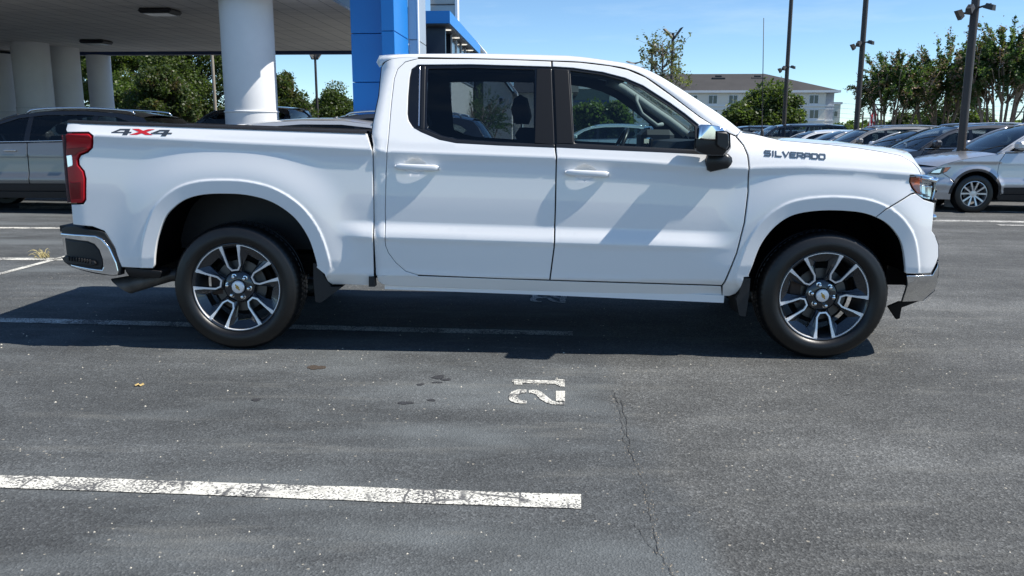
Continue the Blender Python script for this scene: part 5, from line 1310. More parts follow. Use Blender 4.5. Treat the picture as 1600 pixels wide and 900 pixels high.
m_ = mat('flag_cloth', (.62, .03, .05), .8); g = G(m_); sx = g.n('ShaderNodeSeparateXYZ'); g.l(g.coord(), sx.inputs[0]); g.col(g.mix(g.ramp(g.math('DIVIDE', sx.outputs[2], 3.0), [(.40, 1), (.46, 0)]), (.62, .03, .05), (.72, .42, .05)))
mk('banner', V, [(2 * i, 2 * i + 1, 2 * i + 3, 2 * i + 2) for i in range(n)], m_, e)
mb = MB()
for k in range(5):
    z = zb + (zt - zb) * (.34 + k * .12); 
    for q in range(2):
        L = [(-.16 + q * .17 + dx, z + dz) for dx, dz in (((0, 0), (.06, 0), (.06, .22), (0, .22)) if (k + q) % 2 else ((0, .02), (.12, .10), (.08, .18), (0, .20)))]
        mb.add([(x, -.06, zz) for x, zz in L], [(0, 1, 2, 3)])
mb.build('lettering', M['hotel_trim'], e)
# ================================================================= TREES
def leaf_mat(name, a, b, trans=.45, scale=.7, spots=None):
    m = bpy.data.materials.new(name); m.use_nodes = True; n = m.node_tree; n.nodes.clear(); g = G.__new__(G); g.m = m; g.nt = n
    c = g.coord(); f = g.ramp(g.noise(c, scale, 3, .7), [(.3, 0), (.7, 1)]); col = g.mix(f, a, b)
    wn = g.n('ShaderNodeTexWhiteNoise'); geo = g.n('ShaderNodeNewGeometry'); sn = g.n('ShaderNodeVectorMath', operation='SNAP'); g.l(c, sn.inputs[0]); sn.inputs[1].default_value = (.25, .25, .25); g.l(sn.outputs[0], wn.inputs['Vector'])
    col = g.mix(1.0, col, g.ramp(wn.outputs['Value'], [(0, .65), (1, 1.4)]), 'MULTIPLY')
    if spots: col = g.mix(g.ramp(g.noise(c, 2.2, 3), [(.56, 0), (.66, .8)]), col, spots)
    d = g.n('ShaderNodeBsdfPrincipled'); d.inputs['Roughness'].default_value = .42; d.inputs['Specular IOR Level'].default_value = .35; g.l(col, d.inputs['Base Color'])
    t = g.n('ShaderNodeBsdfTranslucent'); g.l(g.mix(1.0, col, (1.3, 1.5, .6), 'MULTIPLY'), t.inputs[0]); mx = g.n('ShaderNodeMixShader'); mx.inputs[0].default_value = trans
    o = g.n('ShaderNodeOutputMaterial'); g.l(d.outputs[0], mx.inputs[1]); g.l(t.outputs[0], mx.inputs[2]); g.l(mx.outputs[0], o.inputs[0]); return m
M['leaf_pine'] = leaf_mat('pine_needles', (0.068, 0.111, 0.035), (0.128, 0.162, 0.047))
M['leaf_oak'] = leaf_mat('oak_leaves', (0.054, 0.084, 0.030), (0.101, 0.128, 0.041))
M['leaf_dark'] = leaf_mat('dark_leaves', (0.041, 0.065, 0.024), (0.081, 0.105, 0.035), spots=(0.149, 0.101, 0.061))
M['leaf_crape'] = leaf_mat('crape_leaves', (.055, .100, .040), (.11, .16, .06), spots=(0.189, 0.115, 0.074))
M['seed'] = leaf_mat('crape_seed_heads', (.20, .13, .09), (.28, .20, .15), .2)
M['leaf_pale'] = leaf_mat('pale_leaves', (.10, .12, .06), (.17, .17, .10))
M['bark'] = worn('bark', (.16, .12, .09), .9, .35, 6)
M['bark_pale'] = worn('crape_bark', (.27, .21, .16), .85, .3, 5)
def leaves(cs, size, rng, updir=.3, aspect=1.6, dirs=None):
    """one quad (folded in two triangles) per centre"""
    n = len(cs); N = rng.normal(size=(n, 3)); N[:, 2] = np.abs(N[:, 2]) + updir; N /= np.linalg.norm(N, axis=1, keepdims=True)
    A = rng.normal(size=(n, 3)) if dirs is None else dirs + rng.normal(size=(n, 3)) * .35
    A -= (A * N).sum(1, keepdims=True) * N; A /= np.linalg.norm(A, axis=1, keepdims=True); Bv = np.cross(N, A)
    s = size * rng.uniform(.6, 1.3, (n, 1)); A = A * s * aspect / 2; Bv = Bv * s / 2
    V = np.stack([cs - A, cs + Bv - A * .1, cs + A, cs - Bv - A * .1], 1).reshape(-1, 3)
    F = np.arange(n * 4).reshape(-1, 4); return V, F
def leaf_obj(name, V, F, m, parent):
    me = bpy.data.meshes.new(name); me.vertices.add(len(V)); me.vertices.foreach_set('co', V.ravel()); me.loops.add(F.size); me.loops.foreach_set('vertex_index', F.ravel().astype(np.int32))
    me.polygons.add(len(F)); me.polygons.foreach_set('loop_start', (np.arange(len(F)) * 4).astype(np.int32)); me.update(calc_edges=True); me.validate(); me.materials.append(m)
    o = bpy.data.objects.new(name, me); C.objects.link(o); o.parent = parent; return o
def place(u, Y): p = at(u, 200, Y); return Vector((p.x, Y, gz(p.x)))
def blob_tree(u, Y, h, wd, label, cat='tree', leaf='leaf_oak', clumps=60, per=260, lsize=.16, base=.25, seed=1, shape=1.0, jag=.25, trunk_r=.16, name='tree', group=None, flat=.75, bark='bark'):
    rng = np.random.default_rng(seed); p = place(u, Y); e = empty(name, p, 0, label, cat, group)
    cz = h * (base + 1) / 2; rz = h * (1 - base) / 2; rx = wd / 2
    cs = []; k = 0
    while len(cs) < clumps:
        v = rng.normal(size=3); v /= np.linalg.norm(v); r = rng.uniform(.35, 1.0) ** .5 * (1 + rng.normal() * jag * .5)
        zz = v[2] * r; taper = 1 - (shape - 1) * max(0, zz) if shape > 1 else 1
        q = np.array([v[0] * r * rx * .86 * max(.15, taper), v[1] * r * rx * .86 * max(.15, taper), cz + zz * rz * .88]); cs.append(q)
    cs = np.array(cs); cr = rng.uniform(.10, .2, clumps) * wd * .9 ** (clumps / 60)
    P = []
    for c, r in zip(cs, cr):
        n = int(per * rng.uniform(.5, 1.3)); d = rng.normal(size=(n, 3)); d /= np.linalg.norm(d, axis=1, keepdims=True)
        rr = rng.uniform(.3, 1, (n, 1)) ** .4 * (1 + rng.normal(size=(n, 1)) * .18); d = d * rr * r; d[:, 2] *= flat; P.append(c + d)
    P = np.concatenate(P); V, F = leaves(P, lsize, rng); leaf_obj('crown', V, F, M[leaf], e)
    mb = MB(); mb.tube([(0, 0, -.1), (rng.normal() * .06 * trunk_r * 10, 0, h * base), (0, 0, cz), (0, 0, cz + rz * .6)], [trunk_r * 1.3, trunk_r, trunk_r * .55, trunk_r * .15], 9); mb.build('trunk', M[bark], e, smooth=True)
    mb = MB(); idx = rng.choice(clumps, min(clumps, 26), False)
    for i in idx:
        c = cs[i]; s = np.array([0, 0, max(h * base * .8, min(c[2] - np.hypot(c[0], c[1]) * .7, cz + rz * .4))]); m_ = (s + c) / 2 + np.array([0, 0, .06 * h * .3]); mb.tube([s, m_, c], [trunk_r * .38, trunk_r * .25, trunk_r * .08], 5, cap=False)
    mb.build('branch', M[bark], e, smooth=True); return e
def crape(u, Y, h, wd, label, seed=1, stems=8, base=.58, sprays=330, per=62, ls=.060, group='crape myrtles behind the car row', heads=True, leaf='leaf_crape'):
    rng = np.random.default_rng(seed); p = place(u, Y); e = empty('crape_myrtle', p, 0, label, 'tree', group)
    mb = MB(); tips = []
    for k in range(stems):
        a = 2 * math.pi * k / stems + rng.uniform(-.2, .2); rr = rng.uniform(.35, 1.0) if k else .05; ex = wd * .34 * rr
        pts = []; b0 = np.array([math.cos(a) * .16 * rr * 2, math.sin(a) * .16 * rr * 2, -.05])
        for t in np.linspace(0, 1, 7): pts.append(b0 + np.array([math.cos(a) * ex * t ** 1.15, math.sin(a) * ex * t ** 1.15, h * .76 * t]) + rng.normal(size=3) * .035 * t)
        mb.tube(pts, list(np.linspace(.075, .025, 7) * (h / 5)), 7); tips.append((pts, a))
        for q in range(5):
            t = rng.uniform(.62, .98); i = int(t * 6); s = pts[i]; a2 = a + rng.normal() * .9; L = wd * .2 * rng.uniform(.6, 1.2)
            pp = [s + np.array([math.cos(a2) * L * x, math.sin(a2) * L * x, h * .24 * x]) + rng.normal(size=3) * .02 for x in np.linspace(0, 1, 5)]; mb.tube(pp, list(np.linspace(.032, .01, 5) * (h / 5)), 5); tips.append((pp, a2))
    mb.build('trunk', M['bark_pale'], e, smooth=True)
    L = []; D = []; HD = []; HDd = []
    for k in range(sprays):
        v = rng.normal(size=3); v[2] = abs(v[2]) * 1.1 - .24; v /= np.linalg.norm(v)
        cz = h * (base + .10); r0 = rng.uniform(.30, .68); rx, rz = wd / 2, h * (1 - base - .10)
        rzz = rz if v[2] > 0 else h * .11
        end = np.array([v[0] * rx, v[1] * rx, cz + v[2] * rzz]) * 1.0; end += rng.normal(size=3) * .10 * wd * .2; end *= rng.uniform(.78, 1.12)
        st = np.array([v[0] * rx * r0, v[1] * rx * r0, cz + v[2] * rzz * r0]); t = rng.uniform(0, 1, per * 2)[:, None]
        path = st + (end - st) * t; path[:, 2] += (np.sin(t[:, 0] * math.pi) * .10 * h * .25); path[:, 2] -= .10 * (t[:, 0] ** 3) * (1 - v[2]) * h * .3
        off = rng.normal(size=(per * 2, 3)); off /= np.linalg.norm(off, axis=1, keepdims=True); path += off * (.10 * (h / 5)) * rng.uniform(.3, 1, (per * 2, 1))
        L.append(path); D.append(off + (end - st) / np.linalg.norm(end - st) * .8)
        if heads and v[2] > -.05 and rng.uniform() < .5:
            tip = path[np.argmax(t[:, 0])]; q = rng.normal(size=(22, 3)) * np.array([.07, .07, .11]) * (h / 5) + tip + np.array([0, 0, .06]); HD.append(q)
    L = np.concatenate(L); D = np.concatenate(D); V, F = leaves(L, ls * h / 5, rng, aspect=1.9, dirs=D); leaf_obj('crown', V, F, M[leaf], e)
    if HD: V, F = leaves(np.concatenate(HD), .06 * h / 5, rng); leaf_obj('seed_heads', V, F, M['seed'], e)
    return e
crape(1392, 33, 4.35, 3.0, 'crape myrtle beside the left lamp post, first of the right tree row', 3, sprays=230)
crape(1470, 34, 4.75, 3.2, 'crape myrtle in the middle of the right tree row', 5, sprays=250)
crape(1566, 31, 5.2, 3.6, 'tallest crape myrtle at the right picture edge', 8, sprays=280)
crape(1640, 33, 5.4, 3.3, 'crape myrtle cut off by the right picture edge', 9, sprays=220)
crape(752, 40, 3.35, 3.1, 'small round crape myrtle framed by the truck rear side window', 14, group='crape myrtles by the office', sprays=200, per=26, base=.36, heads=False)
blob_tree(1196, 68, 5.3, 6.6, 'round dark oak in front of the hotel', leaf='leaf_oak', clumps=70, per=300, lsize=.17, base=.10, seed=21, name='oak_tree', cat='tree')
blob_tree(1150, 66, 3.9, 3.6, 'lower bushy tree left of the round oak at the hotel', leaf='leaf_oak', clumps=36, per=240, lsize=.17, base=.08, seed=22, name='oak_tree')
blob_tree(944, 38, 3.0, 2.7, 'round tree seen through the truck front side window', leaf='leaf_oak', clumps=50, per=240, lsize=.12, base=.12, seed=23, name='oak_tree')
# left side
for (u, Y, h, wd, lab, lf, sd, sh, nm, cl, per, ba) in (
    (195, 62, 11.5, 7.6, 'tall sunlit pine right of the slim sunlit column', 'leaf_pine', 31, 1.0, 'pine_tree', 90, 230, .05),
    (110, 66, 12, 7.2, 'tall pine seen between the shaded columns', 'leaf_pine', 32, 1.0, 'pine_tree', 90, 220, .05),
    (30, 64, 12, 6.0, 'pine beside the leftmost column', 'leaf_pine', 33, 1.0, 'pine_tree', 70, 220, .05),
    (318, 58, 9.5, 7.4, 'big dark tree filling the canopy gap left of the thick column', 'leaf_oak', 34, 1.0, 'oak_tree', 95, 260, .06),
    (262, 50, 5.1, 4.6, 'dark rounded magnolia in front of the tall trees', 'leaf_dark', 35, 1.3, 'magnolia_tree', 60, 260, .06),
    (205, 52, 4.0, 3.4, 'low bushy tree under the tall sunlit pine', 'leaf_pine', 39, 1.0, 'bushy_tree', 40, 220, .06),
    (442, 56, 4.9, 4.4, 'dark conical tree right of the thick column', 'leaf_dark', 36, 1.5, 'magnolia_tree', 60, 240, .04),
    (478, 60, 3.0, 3.2, 'low green bush at the foot of the slim lamp post', 'leaf_oak', 37, 1.0, 'bush', 30, 220, .04),
    (536, 72, 4.9, 5.4, 'rounded dark tree against the blue tower edge', 'leaf_oak', 38, 1.0, 'oak_tree', 60, 240, .04),
    (508, 80, 3.9, 4.4, 'small tree between the house roof and the tower', 'leaf_oak', 40, 1.0, 'oak_tree', 40, 220, .04),
    (1440, 75, 3.4, 5.6, 'round bush seen under the first crape myrtle', 'leaf_oak', 41, 1.0, 'bush', 40, 220, .04),
    (1497, 62, 3.9, 5.2, 'large dark bush seen between the crape myrtle trunks', 'leaf_oak', 42, 1.0, 'bush', 44, 240, .04),
    (1308, 120, 2.9, 4.0, 'little shrub below the small pale building', 'leaf_oak', 43, 1.0, 'bush', 24, 160, .02)):
    blob_tree(u, Y, h, wd, lab, leaf=lf, clumps=cl, per=int(per * 2.7), lsize=.075 + .0008 * Y, base=ba, seed=sd, shape=sh, name=nm, jag=.35 if 'pine' in nm else .2, flat=.5 if 'pine' in nm else .8, cat='bush' if nm == 'bush' else 'tree')
# sparse young tree above the windshield
def sparse_tree(u, Y, h, wd, label, seed):
    rng = np.random.default_rng(seed); p = place(u, Y); e = empty('young_tree', p, 0, label, 'tree'); mb = MB(); P = []
    mb.tube([(0, 0, -.1), (.05, 0, h * .5), (.0, 0, h * .95)], [.09, .06, .012], 7)
    for k in range(70):
        z0 = h * rng.uniform(.35, .88); a = rng.uniform(0, 2 * math.pi); L = wd * .5 * rng.uniform(.5, 1.05) * (1.1 - .55 * (z0 / h)); up = rng.uniform(.35, .9)
        pts = [np.array([math.cos(a) * L * t, math.sin(a) * L * t, z0 + L * up * t ** 1.1]) + rng.normal(size=3) * .03 for t in np.linspace(0, 1, 6)]; mb.tube(pts, list(np.linspace(.022, .005, 6)), 4, cap=False)
        for q in range(3):
            s = pts[rng.integers(2, 6)]; d = rng.normal(size=3) * .3; d[2] = abs(d[2]) + .2; mb.tube([s, s + d * .9], [.008, .003], 3, cap=False); P.append(s + d * rng.uniform(.5, 1, (5, 1)) + rng.normal(size=(5, 3)) * .05)
        if rng.uniform() < .45: P.append(pts[-1] + rng.normal(size=(26, 3)) * .10)
    P.append(rng.normal(size=(900, 3)) * np.array([wd * .16, wd * .16, h * .07]) + np.array([0, 0, h * .50]))
    mb.build('trunk', M['bark'], e, smooth=True); V, F = leaves(np.concatenate(P), .09, rng); leaf_obj('crown', V, F, M['leaf_pale'], e); return e
sparse_tree(1031, 40, 5.9, 3.0, 'sparse young tree with thin twigs rising behind the windshield', 51)
# far belt of trees that closes the view all round
def belt():
    rng = np.random.default_rng(77); P = []
    for k in range(2600):
        a = rng.uniform(-1.25, 1.25); d = rng.uniform(190, 260); x, y = math.sin(a) * d, math.cos(a) * d
        hh = 2.2 + .9 * math.sin(a * 23) + .7 * math.sin(a * 61 + 1) + (4.5 if a < -.1 else 0)
        r = rng.uniform(1.6, 3.0); n = 26; q = rng.normal(size=(n, 3)); q /= np.linalg.norm(q, axis=1, keepdims=True); P.append(q * r + np.array([x, y, max(.5, hh * rng.uniform(.2, 1) - 1)]))
    V, F = leaves(np.concatenate(P), .95, rng); return leaf_obj('far_tree_belt', V, F, M['leaf_oak'], None)
tag(belt(), 'low dark green belt of distant trees along the horizon', 'trees', kind='stuff')
# ================================================================= OTHER VEHICLES
def paint(name, col, metal=.35, rough=.32): return mat(name, col, rough, metal, 1.0)
M['p_silver'] = paint('silver_paint', (.50, .51, .53), .55); M['p_dark'] = paint('dark_grey_paint', (.045, .05, .06), .4); M['p_white'] = paint('car_white_paint', (.74, .75, .75), 0)
M['p_bronze'] = paint('bronze_grey_paint', (.27, .265, .255), .5); M['p_light'] = paint('light_silver_paint', (.56, .57, .58), .45); M['p_black'] = paint('black_paint', (.008, .009, .011), .1, .2)
M['p_warm'] = paint('warm_silver_paint', (.20, .197, .19), .5); M['p_blue'] = paint('slate_blue_paint', (.20, .24, .28), .4); M['p_teal'] = paint('pale_teal_paint', (.42, .50, .50), .3)
M['cladding'] = worn('grey_cladding', (.018, .018, .02), .6, .15, 20)
M['alloy'] = mat('alloy_rim', (.62, .63, .65), .28, .75); M['card'] = mat('window_sticker', (.75, .77, .76), .6)
class CarShape:
    def __init__(s, zs=1.0, xs=1.0, hw=.93, boxy=False): s.zs, s.xs, s.hw, s.boxy = zs, xs, hw, boxy
    def S(s, x, z):
        x = np.asarray(x, float) / s.xs; z = np.asarray(z, float) / s.zs
        zb = 1.10 + .02 * (-x) / 2; w = np.full_like(x, s.hw)
        w -= .16 * np.maximum(z - .93, 0) + .012 * sstep((.93 - z) / .03) * 1.0 - .010 * sstep((.90 - z) / .30)
        g = np.maximum(z - zb, 0); w -= (.20 if not s.boxy else .10) * g + .22 * g * g
        w -= .030 * sstep((.52 - z) / .10) - .028 * sstep((.66 - z) / .12)
        w -= .35 * np.maximum(.40 - z, 0)
        d = np.minimum(np.hypot(x - 1.41, z - .355), np.hypot(x + 1.41, z - .355)); w += .022 * (1 - sstep((d - .44) / .10))
        w -= .26 * np.maximum(x - 1.72, 0) ** 1.7 + .30 * np.maximum(-1.80 - x, 0) ** 2
        return w
def car_parts(shape, body_m, roof_m=None, rails=True, name='parked_car', doors=True, h=.055, rim='five', clad=True, top=None, side_chrome=True, pickup=False):
    """a crossover facing +x with its own panels, glass, lamps and wheels"""
    S = shape.S; zs, xs = shape.zs, shape.xs; sc = np.array([xs, zs]); e = empty(name)
    roof_m = roof_m or body_m
    A = lambda P: np.array(P, float) * sc
    cl = lambda P: np.concatenate(P)
    top_c = [(1.06, 1.075), (.75, 1.275), (.42, 1.455), (.15, 1.545), (-.3, 1.60), (-.9, 1.605), (-1.5, 1.565), (-1.88, 1.50), (-1.98, 1.40), (-2.10, 1.20)] if not shape.boxy else \
        [(1.06, 1.075), (.85, 1.25), (.60, 1.44), (.38, 1.55), (0, 1.60), (-.9, 1.61), (-1.6, 1.60), (-2.02, 1.575), (-2.12, 1.45), (-2.19, 1.20)]
    if pickup: top_c = [(1.06, 1.075), (.85, 1.25), (.60, 1.44), (.38, 1.55), (0, 1.60), (-.5, 1.61), (-.9, 1.60), (-1.12, 1.575), (-1.18, 1.45), (-1.22, 1.14)]
    dlo = [(.86, 1.125), (.72, 1.215), (.41, 1.40), (.13, 1.49), (-.3, 1.54), (-.9, 1.545), (-1.45, 1.505), (-1.72, 1.42), (-1.80, 1.36), (-1.62, 1.19), (-1.0, 1.155), (0, 1.135)] if not shape.boxy else \
        [(.88, 1.13), (.80, 1.22), (.56, 1.40), (.34, 1.495), (0, 1.54), (-.9, 1.55), (-1.6, 1.54), (-1.93, 1.51), (-2.0, 1.40), (-2.03, 1.19), (-1.0, 1.155), (0, 1.135)]
    if pickup: dlo = [(.88, 1.13), (.80, 1.22), (.56, 1.40), (.34, 1.495), (0, 1.54), (-.5, 1.55), (-.9, 1.54), (-1.06, 1.50), (-1.10, 1.40), (-1.12, 1.16), (-1.0, 1.155), (0, 1.135)]
    def arc(xc, r, a0, a1, n=18): return [(xc + r * math.cos(R(a)), .355 + r * math.sin(R(a))) for a in np.linspace(a0, a1, n)]
    hood_l = [(1.06, 1.075), (1.35, 1.035), (1.65, .985), (1.92, .915), (2.08, .845)]
    front_l = [(2.08, .845), (2.18, .79), (2.27, .68), (2.31, .55), (2.31, .40), (2.24, .25)]
    rear_l = [(-2.10, 1.20), (-2.20, 1.05), (-2.27, .85), (-2.29, .62), (-2.27, .42), (-2.18, .27)]
    r_a = .415
    # bodyside with arches, doors cut out as panels of their own
    zlo = .27
    doorF = [(.93, 1.09), (1.02, .95), (1.04, .75), (1.0, .50), (.93, .36), (-.06, .36), (-.06, 1.11)]
    doorR = [(-.07, 1.11), (-.07, .36), (-.84, .36), (-.96, .52), (-1.06, .72), (-1.10, .90), (-1.12, 1.135)]
    fenderP = hood_l + [(2.10, .80), (1.98, .72), (1.86, .64)] + arc(1.41, r_a, 30, 180, 20) + [(.985, .30), (.93, .355), (1.0, .50), (1.04, .75), (1.02, .95), (.93, 1.095)]
    fasciaP = [(2.08, .845), (2.18, .79), (2.27, .68), (2.31, .55), (2.31, .40), (2.24, .25), (1.86, .25)] + arc(1.41, r_a, -15, 30, 8)[:-1] + [(1.86, .64), (1.98, .72), (2.10, .80)]
    quarter = [(-1.13, 1.135), (-1.11, .90), (-1.07, .72), (-.97, .52), (-.985, .30)] + arc(-1.41, r_a, 8, 180, 22) + [(-1.84, .27)] + rear_l[::-1]
    sill = [(.93, .35), (.98, .29), (.98, .24), (-.98, .24), (-.98, .29), (-.85, .35)]
    def both2(nm, P, m, parent=e, **k):
        sh = Shape(A(P), k.pop('holes', ()), h, edge=k.pop('edge', .005), gap=k.pop('gap', .003)); return [sh.side(nm, S, sg, m, parent, **k) for sg in (-1, 1)]
    both2('fender', fenderP, body_m); both2('front_bumper_side', fasciaP, body_m); both2('quarter_panel', quarter, body_m); both2('sill', sill, M['cladding'] if clad else body_m)
    if doors:
        for P, hx in ((doorF, .10), (doorR, -.86)):
            pr = both2('door', P, body_m)
            for o_, sg in zip(pr, (-1, 1)):
                mb = MB(); x0 = hx * xs; z0 = .99 * zs; yw = float(S(np.array([x0]), np.array([z0]))[0])
                mb.bbox((x0, sg * (yw + .012), z0 - .014), (x0 + .20, sg * (yw + .042), z0 + .014), .008); mb.build('handle', M['chrome'] if side_chrome else body_m, o_)
    # greenhouse frame: roof edge down to the belt with one window opening
    frame = top_c + ([(-2.10, 1.19)] if not pickup else []) + [(-1.12, 1.137), (-.06, 1.112), (.93, 1.095)]
    sh = Shape(A(frame), [A(dlo)], h * .8, gap=.001)
    for sg in (-1, 1): sh.side('window_frame', S, sg, roof_m, e, depth=.03, thick=True)
    sh = Shape(A(dlo), (), .12, edge=0)
    for sg in (-1, 1): sh.side('side_window', S, sg, M['glass_car'], e, off=-.014, depth=0)
    for P in ([(.0, 1.13), (-.09, 1.13), (-.10, 1.55), (-.03, 1.55)], [(-1.0, 1.15), (-1.09, 1.15), (-1.16, 1.545), (-1.09, 1.55)]):
        sh = Shape(A(P), (), .1, edge=0)
        for sg in (-1, 1): sh.side('window_pillar', S, sg, M['black_gloss'], e, off=-.008, depth=.02)
    if side_chrome:
        for sg in (-1, 1):
            L = A([(.92, 1.117), (0, 1.13), (-1.0, 1.15), (-1.65, 1.185)]); mb = MB(); mb.tube([(x, sg * (float(S(np.array([x]), np.array([z]))[0]) + .003), z) for x, z in densify(L, .4, False)], .008, 6); mb.build('belt_trim', M['chrome'], e, smooth=True)
    def ed(P, off=0, closed=False): P = A(P); P = smooth_poly(P, k=3) if len(P) > 2 else P; return np.array([(x, float(S(np.array([x]), np.array([z]))[0]) + off, z) for x, z in P])
    hd = ed(hood_l); n = len(hd); bow('hood', hd, np.linspace(.10, .16, n), np.linspace(.035, .03, n), 3.4, body_m, e, n=20, flip=True)
    up = ed(front_l[:4]); bow('front_fascia', up, .17, 0, 2.4, body_m, e, n=20, flip=True)
    lo_ = ed(front_l[3:]); bow('lower_bumper', lo_, .17, 0, 2.4, M['cladding'] if clad else body_m, e, n=20, flip=True)
    i3 = 9; ws = ed(top_c[:4]); n = len(ws); bow('windshield', ws * np.array([1, .985, 1]), np.linspace(.12, .05, n), np.linspace(.02, .035, n), 2.2, M['glass_car'], e, n=18, flip=True)
    rf = ed(top_c[3:8]); bow('roof', rf, 0, np.full(len(rf), .045), 2.6, roof_m, e, n=18, flip=True)
    for sg in (-1, 1):       # painted pillars beside the windshield
        mb = MB(); mb.tube([(p[0], sg * p[1] * .985, p[2] + .004) for p in ws], .022, 8); mb.build('front_pillar', roof_m, e, smooth=True)
    rg = ed(top_c[7:]); bow('rear_window', rg, -.06, .0, 2.4, M['glass_car'], e, n=16, flip=True)
    if pickup: bow('tonneau_cover', ed([(-2.09, 1.19), (-1.24, 1.14)], -.02), 0, .02, 6, M['black_plastic'], e, n=12, flip=False)
    rr = ed(rear_l); bow('tailgate', rr, -.10, 0, 2.6, body_m, e, n=18, flip=True)
    # lamps, grille
    lampP = [(1.86, .845), (2.05, .83), (2.17, .775), (2.235, .71), (2.06, .70), (1.93, .755)]
    for sg in (-1, 1):
        sh = Shape(A(lampP), (), h); o_ = sh.side('headlight', S, sg, M['black_gloss'], e, off=.003, depth=.02)
        Shape(A([(1.87, .84), (1.96, .835), (1.99, .74), (1.93, .765)]), (), h).side('turn_signal', S, sg, M['amber'], o_, off=.006, depth=.01)
        Shape(A([(2.01, .825), (2.15, .775), (2.19, .73), (2.04, .735)]), (), h).side('reflector', S, sg, M['silver_reflector'], o_, off=.006, depth=.01)
        Shape(A([(-1.86, 1.10), (-2.12, 1.08), (-2.20, .98), (-2.19, .92), (-2.06, .93), (-1.92, 1.0)]), (), h).side('tail_light', S, sg, M['red_dark'], e, off=.005, depth=.02)
    g = bow('grille', ed([(2.20, .77), (2.265, .69), (2.305, .56)]), .18, 0, 2.4, M['black_gloss'], e, n=16, flip=True, y0=-.62, y1=.62)
    if clad:
        for xc in (1.41, -1.41):
            P = arc(xc, r_a - .004, 0 if xc > 0 else -10, 190 if xc > 0 else 180, 22) + arc(xc, r_a + .05, 0 if xc > 0 else -10, 190 if xc > 0 else 180, 22)[::-1]
            both2('arch_cladding', P, M['cladding'], off=.004, depth=.02)
        both2('door_cladding', [(.92, .48), (.90, .355), (-.84, .355), (-.94, .48)], M['cladding'], off=.006, depth=.012)
    # dark well and floor, interior
    mb = MB()
    for sg in (-1, 1):
        for xc in (1.41, -1.41):
            V = []; Pq = arc(xc, r_a + .02, -12, 192, 16)
            for x, z in A(Pq): V += [(x, sg * .86, z), (x, sg * .5, z)]
            mb.add(V, [(2 * i, 2 * i + 1, 2 * i + 3, 2 * i + 2) for i in range(15)] + [tuple(range(1, 32, 2))])
    mb.box((-2.1 * xs, -.78, .24 * zs), (2.1 * xs, .78, .30 * zs)); mb.build('underbody', M['under'], e)
    mb = MB(); mb.box((-1.95 * xs, -.84, .5 * zs), (1.0 * xs, .84, .56 * zs))
    for sg in (-1, 1): mb.box((-1.9 * xs, sg * .80, .5 * zs), (.95 * xs, sg * .84, 1.06 * zs))
    mb.build('cabin_tub', M['trim_dark'], e)
    mb = MB(); mb.bbox((.58 * xs, -.78, .85 * zs), (1.05 * xs, .78, 1.07 * zs), .03); mb.build('dashboard', M['trim_dark'], e)
    for x0, w_ in ((-.25, .48), (-1.2 if not pickup else -.9, .48)):
        for sg in (-1, 1):
            mb = MB(); mb.bbox((x0 * xs, sg * .14, .55 * zs), ((x0 + .5) * xs, sg * (.14 + w_), .72 * zs), .05); mb.bbox(((x0 - .14) * xs, sg * .14, .7 * zs), ((x0 + .02) * xs, sg * (.14 + w_), 1.22 * zs), .05)
            mb.bbox(((x0 - .16) * xs, sg * .26, 1.24 * zs), ((x0 - .04) * xs, sg * .50, 1.40 * zs), .04); mb.build('seat', M['cloth'], e)
    # mirrors, rails, wheels
    for sg in (-1, 1):
        mb = MB(); x0, z0 = .66 * xs, 1.15 * zs; mb.bbox((x0, sg * (shape.hw - .03), z0), (x0 + .15, sg * (shape.hw + .20), z0 + .15), .04); mb.build('side_mirror', body_m, e)
        mb = MB(); mb.bbox((x0 + .0, sg * (shape.hw - .12), z0 - .03), (x0 + .13, sg * (shape.hw + .10), z0 + .05), .02); mb.build('mirror_foot', M['black_plastic'], e)
        if rails and not pickup:
            q = ed([(.05, 1.565), (-.3, 1.60), (-.9, 1.607), (-1.5, 1.575), (-1.72, 1.545)], -.04); mb = MB(); pts = [(p[0], sg * p[1], p[2] + (.045 if 0 < i < len(q) - 1 else .005)) for i, p in enumerate(q)]; mb.tube(pts, .018, 6); mb.build('roof_rail', M['satin_chrome'] if rails == 1 else M['black_satin'], e, smooth=True)
    for xc in (1.41, -1.41):
        for sg in (-1, 1):
            wh = empty('wheel', (xc * xs, sg * (shape.hw - .035), .355 * zs), 0 if sg < 0 else math.pi); wh.parent = e; rt_ = .355 * zs; k = rt_ / .355
            mb = MB(); mb.lathe([(.235 * k, .01), (.25 * k, .03), (.30 * k, .035), (.335 * k, .02), (.353 * k, -.01), (.355 * k, -.10), (.353 * k, -.19), (.33 * k, -.22), (.25 * k, -.22)], 40, axis='y'); mb.build('tyre', M['rubber'], wh, smooth='auto')
            mb = MB(); mb.lathe([(.236 * k, .012), (.225 * k, .014), (.222 * k, .0), (.215 * k, -.05), (.21 * k, -.18)], 40, axis='y'); mb.lathe([(.07 * k, -.03), (.06 * k, -.012), (.0001, -.010)], 20, axis='y')
            for j in range(10):
                a = 2 * math.pi * (j // 2) / 5 + (.16 if j % 2 else -.16) + .3; a1 = 2 * math.pi * (j // 2) / 5 + (.30 if j % 2 else -.30) + .3
                c0, s0, c1, s1 = math.cos(a), math.sin(a), math.cos(a1), math.sin(a1); px, pz = -s1, c1
                def pt(r, a_, o_, y): return (r * k * math.cos(a_) - o_ * math.sin(a_), y, r * k * math.sin(a_) + o_ * math.cos(a_))
                A1 = [pt(.05, a, -.012, .012), pt(.05, a, .012, .012), pt(.228, a1, .017, -.006), pt(.228, a1, -.017, -.006)]; B1 = [(p[0], p[1] + .03, p[2]) for p in A1]; mb.poly(B1, A1)
            mb.build('rim', M['alloy'] if rim != 'dark' else M['gun'], wh)
